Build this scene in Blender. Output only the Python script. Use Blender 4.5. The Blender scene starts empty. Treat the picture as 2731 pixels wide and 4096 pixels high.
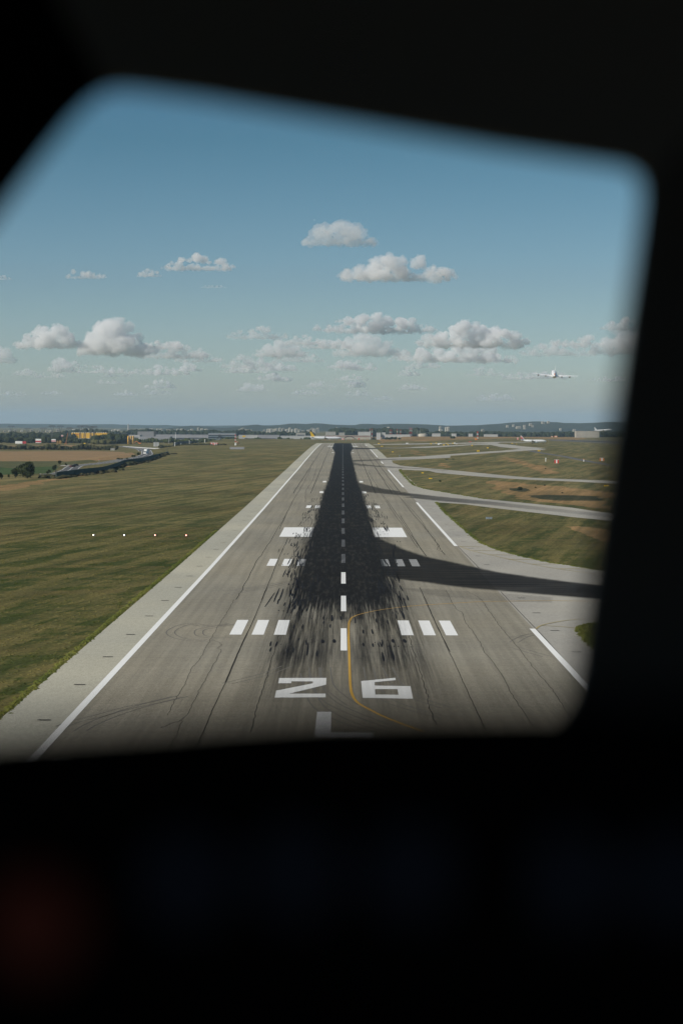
import bpy, bmesh, math, random
import numpy as np
from mathutils import Vector, Matrix, noise
from mathutils.geometry import tessellate_polygon
R = math.radians
random.seed(7); rng = np.random.default_rng(7)
SC = bpy.context.scene
COL = SC.collection

# ---------------------------------------------------------------- camera
F = 7964.0                      # focal length in photograph pixels (70 mm on 36 mm, 4096 px)
CX, CY = 1365.5, 2048.0
CAM = Vector((-0.28, 0.0, 32.2))
ROLL = R(0.2)
_d = Vector(((1370-CX)/F, (CY-1700)/F, -1)).normalized()          # world +Y seen in camera space
_x = Vector((math.cos(ROLL), -math.sin(ROLL), 0)); _x.z = -(_x.x*_d.x+_x.y*_d.y)/_d.z; _x.normalize()
_z = _x.cross(_d)
M3 = Matrix((_x, _d, _z))        # rows = world axes in camera space -> camera-to-world rotation
cam = bpy.data.cameras.new('camera'); camo = bpy.data.objects.new('camera', cam); COL.objects.link(camo)
camo.matrix_world = Matrix.Translation(CAM) @ M3.to_4x4()
cam.sensor_fit = 'VERTICAL'; cam.sensor_height = 36.0; cam.lens = 70.0*(7964/7964.4)
cam.clip_start = 0.05; cam.clip_end = 150000
cam.dof.use_dof = True; cam.dof.focus_distance = 900; cam.dof.aperture_fstop = 2.8
SC.camera = camo
SC.render.resolution_x = 682; SC.render.resolution_y = 1024

# ---------------------------------------------------------------- sky and sun
SUN_EL, SUN_AZ = R(36), R(-122)       # azimuth clockwise from +Y: behind and to the left
w = bpy.data.worlds.new('World'); SC.world = w; w.use_nodes = True
nt = w.node_tree; bg = nt.nodes['Background']
sky = nt.nodes.new('ShaderNodeTexSky'); sky.sky_type = 'NISHITA'; sky.sun_disc = False
sky.sun_elevation = SUN_EL; sky.sun_rotation = SUN_AZ; sky.altitude = 100
sky.air_density = 1.0; sky.dust_density = 0.8; sky.ozone_density = 1.0
hs = nt.nodes.new('ShaderNodeHueSaturation'); hs.inputs['Saturation'].default_value = 1.1; hs.inputs['Hue'].default_value = 0.49
# the day's air: deeper and less red overhead, pale towards the horizon
tcw = nt.nodes.new('ShaderNodeTexCoord'); sx = nt.nodes.new('ShaderNodeSeparateXYZ'); cr = nt.nodes.new('ShaderNodeValToRGB'); mx = nt.nodes.new('ShaderNodeMix')
mx.data_type = 'RGBA'; mx.blend_type = 'MULTIPLY'; mx.inputs[0].default_value = 1
nt.links.new(tcw.outputs['Generated'], sx.inputs[0]); nt.links.new(sx.outputs['Z'], cr.inputs['Fac'])
for i, (p_, c_) in enumerate([(0.0, (.98, 1.04, 1.10)), (.03, (.72, .87, 1.06)), (.07, (.53, .675, .845)), (.14, (.31, .50, .60)), (.30, (.27, .47, .61)), (1.0, (.27, .47, .61))]):
    if i < 2: e_ = cr.color_ramp.elements[i]; e_.position = p_
    else: e_ = cr.color_ramp.elements.new(p_)
    e_.color = (*c_, 1)
nt.links.new(sky.outputs[0], hs.inputs['Color']); nt.links.new(hs.outputs[0], mx.inputs[6]); nt.links.new(cr.outputs[0], mx.inputs[7]); nt.links.new(mx.outputs[2], bg.inputs['Color'])
bg.inputs['Strength'].default_value = 0.068
sl = bpy.data.lights.new('sun', 'SUN'); sl.energy = 3.2; sl.angle = R(0.5); sl.color = (1.0, 0.93, 0.82)
so = bpy.data.objects.new('sun', sl); COL.objects.link(so)
sdir = Vector((math.sin(SUN_AZ)*math.cos(SUN_EL), math.cos(SUN_AZ)*math.cos(SUN_EL), math.sin(SUN_EL)))
so.rotation_euler = sdir.to_track_quat('Z', 'Y').to_euler(); so.location = (0, 0, 400)
SC.view_settings.view_transform = 'Standard'; SC.view_settings.look = 'None'
SC.view_settings.exposure = 0.45; SC.view_settings.gamma = 1
SC.cycles.volume_bounces = 8; SC.cycles.max_bounces = 12; SC.cycles.diffuse_bounces = 3
SC.cycles.volume_step_rate = 4
SC.cycles.use_adaptive_sampling = True; SC.cycles.adaptive_threshold = 0.015

# ---------------------------------------------------------------- ground height
_ky = [-3000, 0, 450, 754, 1054, 1357, 1502, 1954, 2254, 2500, 2854, 3100, 3300, 3360, 60000]
_kz = [0, 0, 0, .67, 1.8, 2.8, 3.6, 5.3, 6.2, 6.3, 6.0, 7.2, 8.0, 8.0, 8.0]
def zprof(y):
    y0 = math.floor(y/20)*20; t = (y-y0)/20          # linear between 20 m stations
    return float(np.interp(y0, _ky, _kz)*(1-t) + np.interp(y0+20, _ky, _kz)*t)
def sstep(a, b, v):
    t = min(1, max(0, (v-a)/(b-a))); return t*t*(3-2*t)
def zt(x, y):
    z = zprof(y)
    if x < -200: z *= 1-min(1, (-200-x)/40)
    if y > 3300:                                        # the rise at the far end falls away again
        drop_c = min(1, (y-3340)/160) if y > 3340 else 0
        drop_r = min(1, max(0, (y-4300)/250))
        k = min(1, max(0, (x-70)/60))
        z *= 1-(drop_c*(1-k)+drop_r*k)
    return z
def ray(px, py):
    return (M3 @ Vector(((px-CX)/F, (CY-py)/F, -1))).normalized()
def U(px, py, dz=0.0):
    """point of the ground seen at a pixel of the photograph"""
    d = ray(px, py); t0 = 50.0; t = t0
    while t < 60000:
        p = CAM + d*t
        if p.z <= zt(p.x, p.y)+dz: break
        t0 = t; t *= 1.01
    for _ in range(30):
        m = (t0+t)/2; p = CAM+d*m
        if p.z <= zt(p.x, p.y)+dz: t = m
        else: t0 = m
    p = CAM+d*t
    return (p.x, p.y, p.z)
def at_dist(px, py, D):
    d = ray(px, py); p = CAM+d*(D/d.y); return p
def ppm(D): return F/D            # pixels per metre

# ---------------------------------------------------------------- materials
MATS = {}
def new_mat(name):
    m = bpy.data.materials.new(name); m.use_nodes = True
    return m, m.node_tree, m.node_tree.nodes['Principled BSDF']
def mat(name, col, rough=0.8, var=0.15, scale=1.0, metal=0.0, emit=None, es=0.0, spec=0.3):
    if name in MATS: return MATS[name]
    m, t, b = new_mat(name)
    b.inputs['Roughness'].default_value = rough; b.inputs['Metallic'].default_value = metal
    b.inputs['Specular IOR Level'].default_value = spec
    if var > 0:
        tc = t.nodes.new('ShaderNodeTexCoord'); n = t.nodes.new('ShaderNodeTexNoise')
        n.inputs['Scale'].default_value = scale; n.inputs['Detail'].default_value = 4
        t.links.new(tc.outputs['Object'], n.inputs['Vector'])
        r = t.nodes.new('ShaderNodeValToRGB')
        r.color_ramp.elements[0].position = .3; r.color_ramp.elements[1].position = .7
        r.color_ramp.elements[0].color = (*[c*(1-var) for c in col], 1)
        r.color_ramp.elements[1].color = (*[min(1, c*(1+var)) for c in col], 1)
        t.links.new(n.outputs['Fac'], r.inputs['Fac']); t.links.new(r.outputs[0], b.inputs['Base Color'])
    else: b.inputs['Base Color'].default_value = (*col, 1)
    if emit: b.inputs['Emission Color'].default_value = (*emit, 1); b.inputs['Emission Strength'].default_value = es
    MATS[name] = m; return m

class NB:
    """small node-building helper"""
    def __init__(s, t): s.t = t
    def n(s, ty, **kw):
        x = s.t.nodes.new(ty)
        for k, v in kw.items(): setattr(x, k, v)
        return x
    def lk(s, a, b):
        if isinstance(a, (int, float)): b.default_value = a
        elif isinstance(a, tuple): b.default_value = (*a, 1) if len(a) == 3 and b.type == 'RGBA' else a
        else: s.t.links.new(a, b)
    def m(s, op, a, b=0.0, c=None, clamp=False):
        x = s.n('ShaderNodeMath', operation=op, use_clamp=clamp); s.lk(a, x.inputs[0]); s.lk(b, x.inputs[1])
        if c is not None: s.lk(c, x.inputs[2])
        return x.outputs[0]
    def coord(s, sc=(1, 1, 1), rot=0.0):
        tc = s.n('ShaderNodeTexCoord'); mp = s.n('ShaderNodeMapping')
        mp2 = s.n('ShaderNodeMapping'); mp2.inputs['Rotation'].default_value = (0, 0, rot); mp.inputs['Scale'].default_value = sc
        s.lk(tc.outputs['Object'], mp2.inputs[0]); s.lk(mp2.outputs[0], mp.inputs[0]); return mp.outputs[0]
    def noise(s, sc=(1, 1, 1), detail=4, rough=.55, rot=0.0, dist=0.0):
        x = s.n('ShaderNodeTexNoise'); x.inputs['Scale'].default_value = 1; x.inputs['Detail'].default_value = detail
        x.inputs['Roughness'].default_value = rough; x.inputs['Distortion'].default_value = dist
        s.lk(s.coord(sc, rot), x.inputs['Vector']); return x.outputs['Fac']
    def ss(s, v, a, b):
        x = s.n('ShaderNodeMapRange', interpolation_type='SMOOTHSTEP'); s.lk(v, x.inputs[0])
        x.inputs[1].default_value = a; x.inputs[2].default_value = b; return x.outputs[0]
    def mix(s, f, a, b, mode='MIX'):
        x = s.n('ShaderNodeMix', data_type='RGBA', blend_type=mode); s.lk(f, x.inputs[0]); s.lk(a, x.inputs[6]); s.lk(b, x.inputs[7]); return x.outputs[2]
    def attr(s, name): return s.n('ShaderNodeAttribute', attribute_name=name).outputs['Fac']

def grass_material(name, g1, g2, straw, brown, amt_straw=.5, amt_brown=.5, rot=R(10)):
    m, t, b = new_mat(name); q = NB(t)
    base = q.mix(q.ss(q.noise((.018, .018, .018), 5, .6), .38, .62), g1, g2)
    streak = q.noise((.16, .012, .1), 6, .62, rot, .4)
    fine = q.noise((.9, .22, .5), 5, .65, rot)
    cross = q.noise((.03, .11, .05), 5, .6, R(-6), .3)
    f1 = q.m('MULTIPLY', q.ss(q.m('ADD', q.m('MULTIPLY', streak, .55), q.m('ADD', q.m('MULTIPLY', fine, .25), q.m('MULTIPLY', cross, .3))), .485, .60), amt_straw)
    if name == 'grass':                                              # the field is drier away from the touchdown end
        sep = q.n('ShaderNodeSeparateXYZ'); q.lk(q.coord(), sep.inputs[0])
        dry = q.ss(q.m('ADD', sep.outputs['Y'], q.m('MULTIPLY', q.noise((.01, .004, .01), 4, .6), 700)), 750, 1500)
        base = q.mix(dry, base, (.098, .098, .040)); straw = q.mix(dry, straw, (.235, .19, .088))
    c = q.mix(f1, base, straw)
    bz = q.noise((.022, .009, .02), 5, .6, rot)
    f2 = q.m('MULTIPLY', q.ss(q.m('ADD', q.m('MULTIPLY', bz, .7), q.m('MULTIPLY', cross, .35)), .50, .62), amt_brown)
    c = q.mix(f2, c, brown)
    dk = q.m('MULTIPLY', q.ss(q.noise((.1, .03, .1), 6, .7, R(20)), .5, .68), .45)
    c = q.mix(dk, c, (g1[0]*.6, g1[1]*.68, g1[2]*.6))
    mow = q.noise((.22, .0035, .1), 3, .55, rot)
    c = q.mix(1.0, c, q.mix(q.ss(mow, .36, .62), (.86, .89, .87), (1.15, 1.11, 1.08)), 'MULTIPLY')
    mow2 = q.noise((.6, .012, .1), 2, .5, rot)
    c = q.mix(1.0, c, q.mix(q.ss(mow2, .38, .62), (.9, .92, .9), (1.1, 1.08, 1.06)), 'MULTIPLY')
    v = q.noise((1.6, .7, 1), 4, .7)
    c = q.mix(1.0, c, q.mix(q.ss(v, .3, .7), (.72, .72, .72), (1.28, 1.28, 1.28)), 'MULTIPLY')
    q.lk(c, b.inputs['Base Color']); b.inputs['Roughness'].default_value = 1; b.inputs['Specular IOR Level'].default_value = 0.05
    MATS[name] = m; return m
grass_material('grass', (.038, .052, .013), (.058, .066, .018), (.155, .128, .05), (.088, .06, .026), .7, .36)
grass_material('dry_grass', (.21, .14, .062), (.25, .165, .075), (.33, .215, .105), (.13, .095, .045), .6, .5)
grass_material('field_stubble', (.25, .165, .085), (.27, .18, .095), (.30, .20, .11), (.20, .13, .07), .5, .3, R(80))
grass_material('field_green', (.075, .085, .035), (.085, .09, .04), (.13, .125, .06), (.09, .075, .04), .5, .4, R(80))
grass_material('field_bright', (.04, .075, .026), (.05, .085, .03), (.08, .10, .04), (.06, .07, .03), .5, .2, R(80))
grass_material('scrub', (.035, .04, .02), (.045, .05, .025), (.09, .075, .04), (.06, .05, .03), .5, .4)
grass_material('weeds', (.065, .082, .02), (.09, .10, .024), (.14, .135, .035), (.07, .08, .02), .5, .3)

def rubber_mix(q, bscale=1.0, sscale=1.0):
    """returns (total rubber 0..1) from the baked attributes and streak noise"""
    r = q.attr('rubber'); s = q.attr('scuff')
    st = q.noise((2.6, .028, 1), 6, .64)
    st2 = q.noise((.55, .012, 1), 3, .5)
    v = q.m('ADD', q.m('MULTIPLY', r, 1.9), q.m('ADD', q.m('MULTIPLY', q.m('SUBTRACT', st, .5), 2.4), -.45))
    v = q.m('MULTIPLY', q.ss(v, .0, 1.0), q.ss(r, .02, .3))
    sc = q.m('MULTIPLY', q.m('MULTIPLY', q.ss(q.m('ADD', q.m('MULTIPLY', st, .6), q.m('MULTIPLY', st2, .4)), .27, .62), s), sscale)
    tot = q.m('MAXIMUM', v, sc)
    tot = q.m('MAXIMUM', tot, q.ss(r, .62, 1.05))
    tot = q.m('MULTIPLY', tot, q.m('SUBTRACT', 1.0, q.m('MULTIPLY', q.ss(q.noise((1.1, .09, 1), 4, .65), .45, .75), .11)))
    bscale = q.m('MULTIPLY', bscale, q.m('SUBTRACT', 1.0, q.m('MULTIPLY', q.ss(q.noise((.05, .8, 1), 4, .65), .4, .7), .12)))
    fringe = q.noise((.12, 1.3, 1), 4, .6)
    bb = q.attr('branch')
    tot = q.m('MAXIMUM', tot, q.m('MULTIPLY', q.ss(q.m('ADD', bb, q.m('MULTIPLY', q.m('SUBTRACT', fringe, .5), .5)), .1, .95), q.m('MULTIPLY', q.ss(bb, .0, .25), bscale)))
    return tot
def asphalt_material(name, c1, c2, rub=True, strips=True):
    m, t, b = new_mat(name); q = NB(t)
    c = q.mix(q.ss(q.noise((.06, .02, .05), 5, .6), .3, .7), c1, c2)
    fine = q.noise((5, 2.2, 1), 5, .7)
    c = q.mix(1.0, c, q.mix(q.ss(fine, .3, .7), (.84, .84, .84), (1.16, 1.16, 1.16)), 'MULTIPLY')
    gr_ = q.noise((1.6, .5, 1), 3, .75)
    c = q.mix(1.0, c, q.mix(q.ss(gr_, .3, .7), (.93, .93, .93), (1.07, 1.07, 1.07)), 'MULTIPLY')
    if strips:                                                        # faint along-track traffic streaks
        s = q.noise((.9, .01, 1), 4, .6)
        c = q.mix(1.0, c, q.mix(q.ss(s, .35, .65), (.9, .9, .9), (1.07, 1.07, 1.07)), 'MULTIPLY')
        s = q.noise((.02, 1.1, 1), 2, .5)                               # grooving across
        c = q.mix(1.0, c, q.mix(q.ss(s, .35, .65), (.96, .96, .96), (1.03, 1.03, 1.03)), 'MULTIPLY')
    ptch = q.noise((.015, .015, .015), 3, .5)
    c = q.mix(1.0, c, q.mix(q.ss(ptch, .35, .65), (.92, .93, .95), (1.06, 1.05, 1.03)), 'MULTIPLY')
    if rub:
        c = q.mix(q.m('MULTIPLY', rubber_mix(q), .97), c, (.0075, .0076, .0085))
    q.lk(c, b.inputs['Base Color']); b.inputs['Roughness'].default_value = .95; b.inputs['Specular IOR Level'].default_value = .02
    MATS[name] = m; return m
asphalt_material('asphalt', (.262, .238, .184), (.292, .268, .210))
asphalt_material('shoulder_concrete', (.41, .39, .31), (.445, .425, .34), False, False)
asphalt_material('taxi_concrete', (.35, .33, .285), (.39, .37, .32), True, False)
asphalt_material('road_asphalt', (.12, .12, .12), (.15, .15, .15), False, True)
asphalt_material('pale_road', (.42, .39, .34), (.46, .43, .38), False, False)
def paint_material(name, col, wear=.5, dirt=.93):
    m, t, b = new_mat(name); q = NB(t)
    n = q.noise((2.2, .18, 1), 5, .7)
    c = q.mix(q.m('MULTIPLY', q.ss(n, .45, .75), wear), col, tuple(x*.62 for x in col))
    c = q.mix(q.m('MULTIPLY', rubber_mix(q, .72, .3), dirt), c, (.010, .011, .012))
    q.lk(c, b.inputs['Base Color']); b.inputs['Roughness'].default_value = .8; b.inputs['Specular IOR Level'].default_value = .2
    MATS[name] = m; return m
paint_material('white_paint', (.84, .83, .79), .16, .965)
paint_material('fresh_paint', (.84, .83, .79), .12, .12)
paint_material('old_white_paint', (.62, .61, .58), .3, .9)
paint_material('centre_paint', (.84, .83, .79), .15, .92)
paint_material('yellow_paint', (.56, .33, .055), .3, .6)
paint_material('pale_yellow_paint', (.42, .34, .16), .5, .6)
def foliage(name, a, b_, c_):
    m, t, b = new_mat(name); q = NB(t)
    c = q.mix(q.ss(q.noise((.25, .25, .25), 3, .6), .35, .65), a, b_)
    c = q.mix(q.ss(q.noise((1.3, 1.3, 1.3), 4, .7), .5, .72), c, c_)
    q.lk(c, b.inputs['Base Color']); b.inputs['Roughness'].default_value = .95; b.inputs['Specular IOR Level'].default_value = .1
    MATS[name] = m; return m
foliage('foliage', (.035, .045, .016), (.05, .062, .022), (.075, .082, .03))
foliage('dark_foliage', (.022, .030, .014), (.032, .040, .018), (.045, .052, .022))
foliage('olive_foliage', (.065, .065, .025), (.085, .08, .03), (.10, .09, .035))
foliage('hill_wood', (.03, .04, .022), (.045, .052, .03), (.062, .066, .042))
mat('trunk', (.09, .07, .05))
WHITE = mat('white_shell', (.78, .78, .76), .5, .04)
mat('cockpit_dark', (.012, .012, .013), .95, 0, spec=.02); mat('cockpit_grey', (.40, .37, .35), .95, 0, spec=.02); mat('post_grey', (.24, .22, .21), .95, 0, spec=.02); mat('cabin_lining', (.22, .22, .22), .95, 0, spec=.02)
# ---------------------------------------------------------------- object helpers
def props(o, label=None, cat=None, group=None, kind=None):
    if label: o['label'] = label
    if cat: o['category'] = cat
    if group: o['group'] = group
    if kind: o['kind'] = kind
    return o
def link(name, me, m=None, parent=None):
    o = bpy.data.objects.new(name, me); COL.objects.link(o)
    if m is not None and not me.materials: me.materials.append(MATS[m] if isinstance(m, str) else m)
    if parent is not None: o.parent = parent
    return o
def thing(name, label, cat, loc=(0, 0, 0), rz=0.0, group=None):
    o = bpy.data.objects.new(name, None); COL.objects.link(o); o.location = loc; o.rotation_euler = (0, 0, rz)
    o.empty_display_size = 1
    return props(o, label, cat, group)
def copy_tree(o, parent=None):
    c = o.copy(); COL.objects.link(c); c.parent = parent
    for ch in list(o.children): copy_tree(ch, c)
    return c
ORD = 'leftmost second third fourth fifth sixth seventh eighth ninth tenth eleventh twelfth thirteenth fourteenth fifteenth sixteenth seventeenth eighteenth nineteenth twentieth'.split()
def ordinal(i, n, text):
    return ('rightmost' if i == n-1 else ORD[i] if i == 0 else ORD[i]+' from the left') + ' of the ' + text
class MB:
    def __init__(s): s.v = []; s.f = []
    def add(s, vs, fs):
        k = len(s.v); s.v += [tuple(v) for v in vs]; s.f += [tuple(i+k for i in f) for f in fs]; return s
    def box(s, c, d, rz=0.0):
        x, y, z = (q/2 for q in d); P = [Vector((a*x, b*y, e*z)) for e in (-1, 1) for b in (-1, 1) for a in (-1, 1)]
        m = Matrix.Rotation(rz, 3, 'Z'); P = [m@p+Vector(c) for p in P]
        return s.add(P, [(0, 2, 3, 1), (4, 5, 7, 6), (0, 1, 5, 4), (2, 6, 7, 3), (0, 4, 6, 2), (1, 3, 7, 5)])
    def tube(s, a, b, r0, r1=None, n=8, cap=True):
        a, b = Vector(a), Vector(b); r1 = r0 if r1 is None else r1
        q = (b-a).to_track_quat('Z', 'Y'); vs = []
        for p, r in ((a, r0), (b, r1)):
            for i in range(n): vs.append(p+q@Vector((r*math.cos(2*math.pi*i/n), r*math.sin(2*math.pi*i/n), 0)))
        fs = [(i, (i+1) % n, n+(i+1) % n, n+i) for i in range(n)]
        if cap: fs += [tuple(range(n-1, -1, -1)), tuple(range(n, 2*n))]
        return s.add(vs, fs)
    def lathe(s, prof, n=16, axis='Y', c=(0, 0, 0)):
        """prof: list of (t, r[, dz]) along an axis"""
        vs = []; c = Vector(c)
        for p in prof:
            t, r = p[0], p[1]; dz = p[2] if len(p) > 2 else 0
            for i in range(n):
                a = 2*math.pi*i/n
                if axis == 'Y': vs.append(c+Vector((r*math.cos(a), t, r*math.sin(a)+dz)))
                else: vs.append(c+Vector((r*math.cos(a), r*math.sin(a), t)))
        fs = []
        for k in range(len(prof)-1):
            for i in range(n):
                j = (i+1) % n; fs.append((k*n+i, k*n+j, (k+1)*n+j, (k+1)*n+i))
        fs += [tuple(range(n-1, -1, -1)), tuple(range((len(prof)-1)*n, len(prof)*n))]
        return s.add(vs, fs)
    def prism(s, poly, z0, z1):
        n = len(poly); vs = [(p[0], p[1], z0) for p in poly]+[(p[0], p[1], z1) for p in poly]
        return s.add(vs, [tuple(range(n-1, -1, -1)), tuple(range(n, 2*n))]+[(i, (i+1) % n, n+(i+1) % n, n+i) for i in range(n)])
    def mesh(s, name, smooth=False):
        me = bpy.data.meshes.new(name); me.from_pydata(s.v, [], s.f); me.update()
        bm = bmesh.new(); bm.from_mesh(me); bmesh.ops.recalc_face_normals(bm, faces=bm.faces); bm.to_mesh(me); bm.free()
        if smooth: me.polygons.foreach_set('use_smooth', [True]*len(me.polygons))
        return me
    def build(s, name, m, parent=None, smooth=False): return link(name, s.mesh(name, smooth), m, parent)

def pieces(name, mb, m, parent=None):
    """like MB.build, but each separate piece becomes an object of its own"""
    n = len(mb.v); up = list(range(n))
    def find(a):
        while up[a] != a: up[a] = up[up[a]]; a = up[a]
        return a
    for f in mb.f:
        for i in f[1:]: up[find(i)] = find(f[0])
    gr = {}
    for f in mb.f: gr.setdefault(find(f[0]), []).append(f)
    for fs in gr.values():
        ids = sorted({i for f in fs for i in f}); ix = {a: k for k, a in enumerate(ids)}
        MB().add([mb.v[i] for i in ids], [tuple(ix[i] for i in f) for f in fs]).build(name, m, parent)

# ---- rubber fields, evaluated per vertex (world metres)
def poly_sd(x, y, P, sy):
    """signed distance (positive inside) to polygon, y scaled by sy"""
    X = np.asarray(x, float); Y = np.asarray(y, float)*sy
    Q = np.array(P, float)[:, :2].copy(); Q[:, 1] *= sy
    inside = np.zeros(X.shape, bool); dist = np.full(X.shape, 1e9); n = len(Q)
    for i in range(n):
        ax, ay = Q[i]; bx, by = Q[(i+1) % n]
        dx, dy = bx-ax, by-ay; L = dx*dx+dy*dy+1e-12
        t = np.clip(((X-ax)*dx+(Y-ay)*dy)/L, 0, 1)
        dist = np.minimum(dist, np.hypot(X-ax-t*dx, Y-ay-t*dy))
        c = ((ay > Y) != (by > Y)) & (X < (bx-ax)*(Y-ay)/(by-ay+1e-12)+ax)
        inside ^= c
    return np.where(inside, dist, -dist)
def S1(px, py): return (900+px/1.742, 1750+py/1.742)
def S2(px, py): return (900+px/1.742, 2350+py/1.742)
def S3(px, py): return (1600+px/1.742, 1750+py/1.742)
def S4(px, py): return (1600+px/1.742, 2350+py/1.742)
def UP(f, pts): return [U(*f(*p)) for p in pts]
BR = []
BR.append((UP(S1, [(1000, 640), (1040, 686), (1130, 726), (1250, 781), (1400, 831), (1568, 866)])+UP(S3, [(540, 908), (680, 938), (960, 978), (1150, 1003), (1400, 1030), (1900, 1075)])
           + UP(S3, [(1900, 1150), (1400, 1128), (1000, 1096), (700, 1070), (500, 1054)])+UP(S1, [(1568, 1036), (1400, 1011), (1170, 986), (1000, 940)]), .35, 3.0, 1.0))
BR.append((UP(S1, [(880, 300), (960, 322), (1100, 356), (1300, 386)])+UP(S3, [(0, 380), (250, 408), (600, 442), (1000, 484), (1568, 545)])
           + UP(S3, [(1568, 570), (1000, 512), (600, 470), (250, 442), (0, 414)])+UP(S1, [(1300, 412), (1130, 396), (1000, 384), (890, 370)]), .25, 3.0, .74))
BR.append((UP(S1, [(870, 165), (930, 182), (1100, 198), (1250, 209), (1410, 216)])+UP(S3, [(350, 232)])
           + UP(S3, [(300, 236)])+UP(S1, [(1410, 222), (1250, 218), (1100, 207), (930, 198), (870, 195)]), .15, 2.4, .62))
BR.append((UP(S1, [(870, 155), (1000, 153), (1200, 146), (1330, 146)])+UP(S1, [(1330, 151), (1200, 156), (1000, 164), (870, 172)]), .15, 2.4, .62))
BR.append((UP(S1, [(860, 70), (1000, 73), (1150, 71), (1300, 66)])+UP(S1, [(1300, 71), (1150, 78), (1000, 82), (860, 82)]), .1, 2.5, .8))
_hw = ([200, 300, 400, 520, 700, 900, 1100, 1950, 2250], [10.5, 10.5, 10.8, 10.2, 9.6, 9.2, 8.0, 7.6, 12.0])
_den = ([200, 255, 290, 320, 345, 365, 385, 430, 2854, 2900], [0, .08, .30, .46, .62, .78, .88, 1.0, 1.0, .3])
_sof = ([200, 400, 600, 900, 1500, 3000], [6, 8.5, 8.0, 5.0, 3.0, 2.6])
def fields(v):
    x, y = v[:, 0], v[:, 1]
    hw = np.interp(y, *_hw); den = np.interp(y, *_den); sof = np.interp(y, *_sof)
    e = np.clip((hw+sof*.5-np.abs(x))/sof, 0, 1); e = e*e*(3-2*e)
    rub = den*e
    sc = np.clip((13.5-np.abs(x-.5))/4, 0, 1)*np.clip((y-205)/70, 0, 1)*1.0*(y < 600)
    sc *= 1-.45*np.exp(-((x)/2.5)**2)*(y < 330)
    br = np.zeros(len(x))
    for P, sy, soft, amt in BR:
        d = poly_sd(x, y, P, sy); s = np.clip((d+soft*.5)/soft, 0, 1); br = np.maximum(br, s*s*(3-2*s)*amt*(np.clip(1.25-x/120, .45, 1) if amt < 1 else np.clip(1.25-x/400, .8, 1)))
    # the branches exist outside the central strip and thin out slowly on the taxiways
    return rub, sc, br
def add_fields(me):
    n = len(me.vertices); co = np.empty(n*3); me.vertices.foreach_get('co', co); co = co.reshape(-1, 3)
    for nm, a in zip(('rubber', 'scuff', 'branch'), fields(co)):
        at = me.attributes.new(nm, 'FLOAT', 'POINT'); at.data.foreach_set('value', a.astype(np.float32))
def slice_bm(bm, axis, vals):
    for v in vals:
        no = (1, 0, 0) if axis == 0 else (0, 1, 0); co = (v, 0, 0) if axis == 0 else (0, v, 0)
        bmesh.ops.bisect_plane(bm, geom=bm.verts[:]+bm.edges[:]+bm.faces[:], plane_co=co, plane_no=no, dist=1e-5)
def sheet(name, polys, dz, m, parent=None, fine=None, fieldattr=False):
    """flat polygons (world xy) laid on the ground dz above it, cut at the 20 m stations"""
    bm = bmesh.new()
    for P in polys:
        vs = [bm.verts.new((p[0], p[1], 0)) for p in P]
        tris = [(0, 1, 2), (0, 2, 3)] if len(P) == 4 else tessellate_polygon([[Vector((p[0], p[1], 0)) for p in P]])
        for a, b_, c in tris:
            try: bm.faces.new((vs[a], vs[b_], vs[c]))
            except ValueError: pass
    ys = [v.co.y for v in bm.verts]; xs = [v.co.x for v in bm.verts]
    y0, y1, x0, x1 = min(ys), max(ys), min(xs), max(xs)
    if y1 > 440: slice_bm(bm, 1, [k for k in np.arange(math.ceil(max(y0, 440)/20)*20, min(y1, 4600), 20)])
    for xx in (-240, -200, 70, 130):
        if x0 < xx < x1: slice_bm(bm, 0, [xx])
    if fine:
        sx, sy = fine
        slice_bm(bm, 0, list(np.arange(math.ceil(x0/sx)*sx+.013, min(x1, 160), sx)))
        slice_bm(bm, 1, list(np.arange(math.ceil(y0/sy)*sy+.017, min(y1, 1000), sy)))
    for v in bm.verts: v.co.z = zt(v.co.x, v.co.y)+dz
    bmesh.ops.recalc_face_normals(bm, faces=bm.faces[:])
    for f in bm.faces:
        if f.normal.z < 0: f.normal_flip()
    me = bpy.data.meshes.new(name); bm.to_mesh(me); bm.free()
    if fieldattr: add_fields(me)
    return link(name, me, m, parent)
def ribbon_poly(pts, wd):
    """quads along a polyline (world xy), constant width"""
    out = []; P = [Vector((p[0], p[1])) for p in pts]; L = []; Rr = []
    for i, p in enumerate(P):
        a = P[max(0, i-1)]; b = P[min(len(P)-1, i+1)]; t = (b-a)
        if t.length < 1e-6: t = Vector((0, 1))
        t.normalize(); n = Vector((-t.y, t.x)); ww = wd[i] if isinstance(wd, (list, tuple)) else wd
        L.append(p+n*ww/2); Rr.append(p-n*ww/2)
    for i in range(len(P)-1): out.append([L[i], Rr[i], Rr[i+1], L[i+1]])
    return out
def rect(x0, x1, y0, y1): return [(x0, y0), (x1, y0), (x1, y1), (x0, y1)]
def smooth_line(pts, n=6):
    """Catmull-Rom through points"""
    P = [Vector(p[:2]) for p in pts]; out = []
    for i in range(len(P)-1):
        a = P[max(0, i-1)]; b = P[i]; c = P[i+1]; d = P[min(len(P)-1, i+2)]
        for k in range(n):
            t = k/n; out.append(.5*((2*b)+(c-a)*t+(2*a-5*b+4*c-d)*t*t+(3*b-a-3*c+d)*t**3))
    out.append(P[-1]); return out

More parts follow.
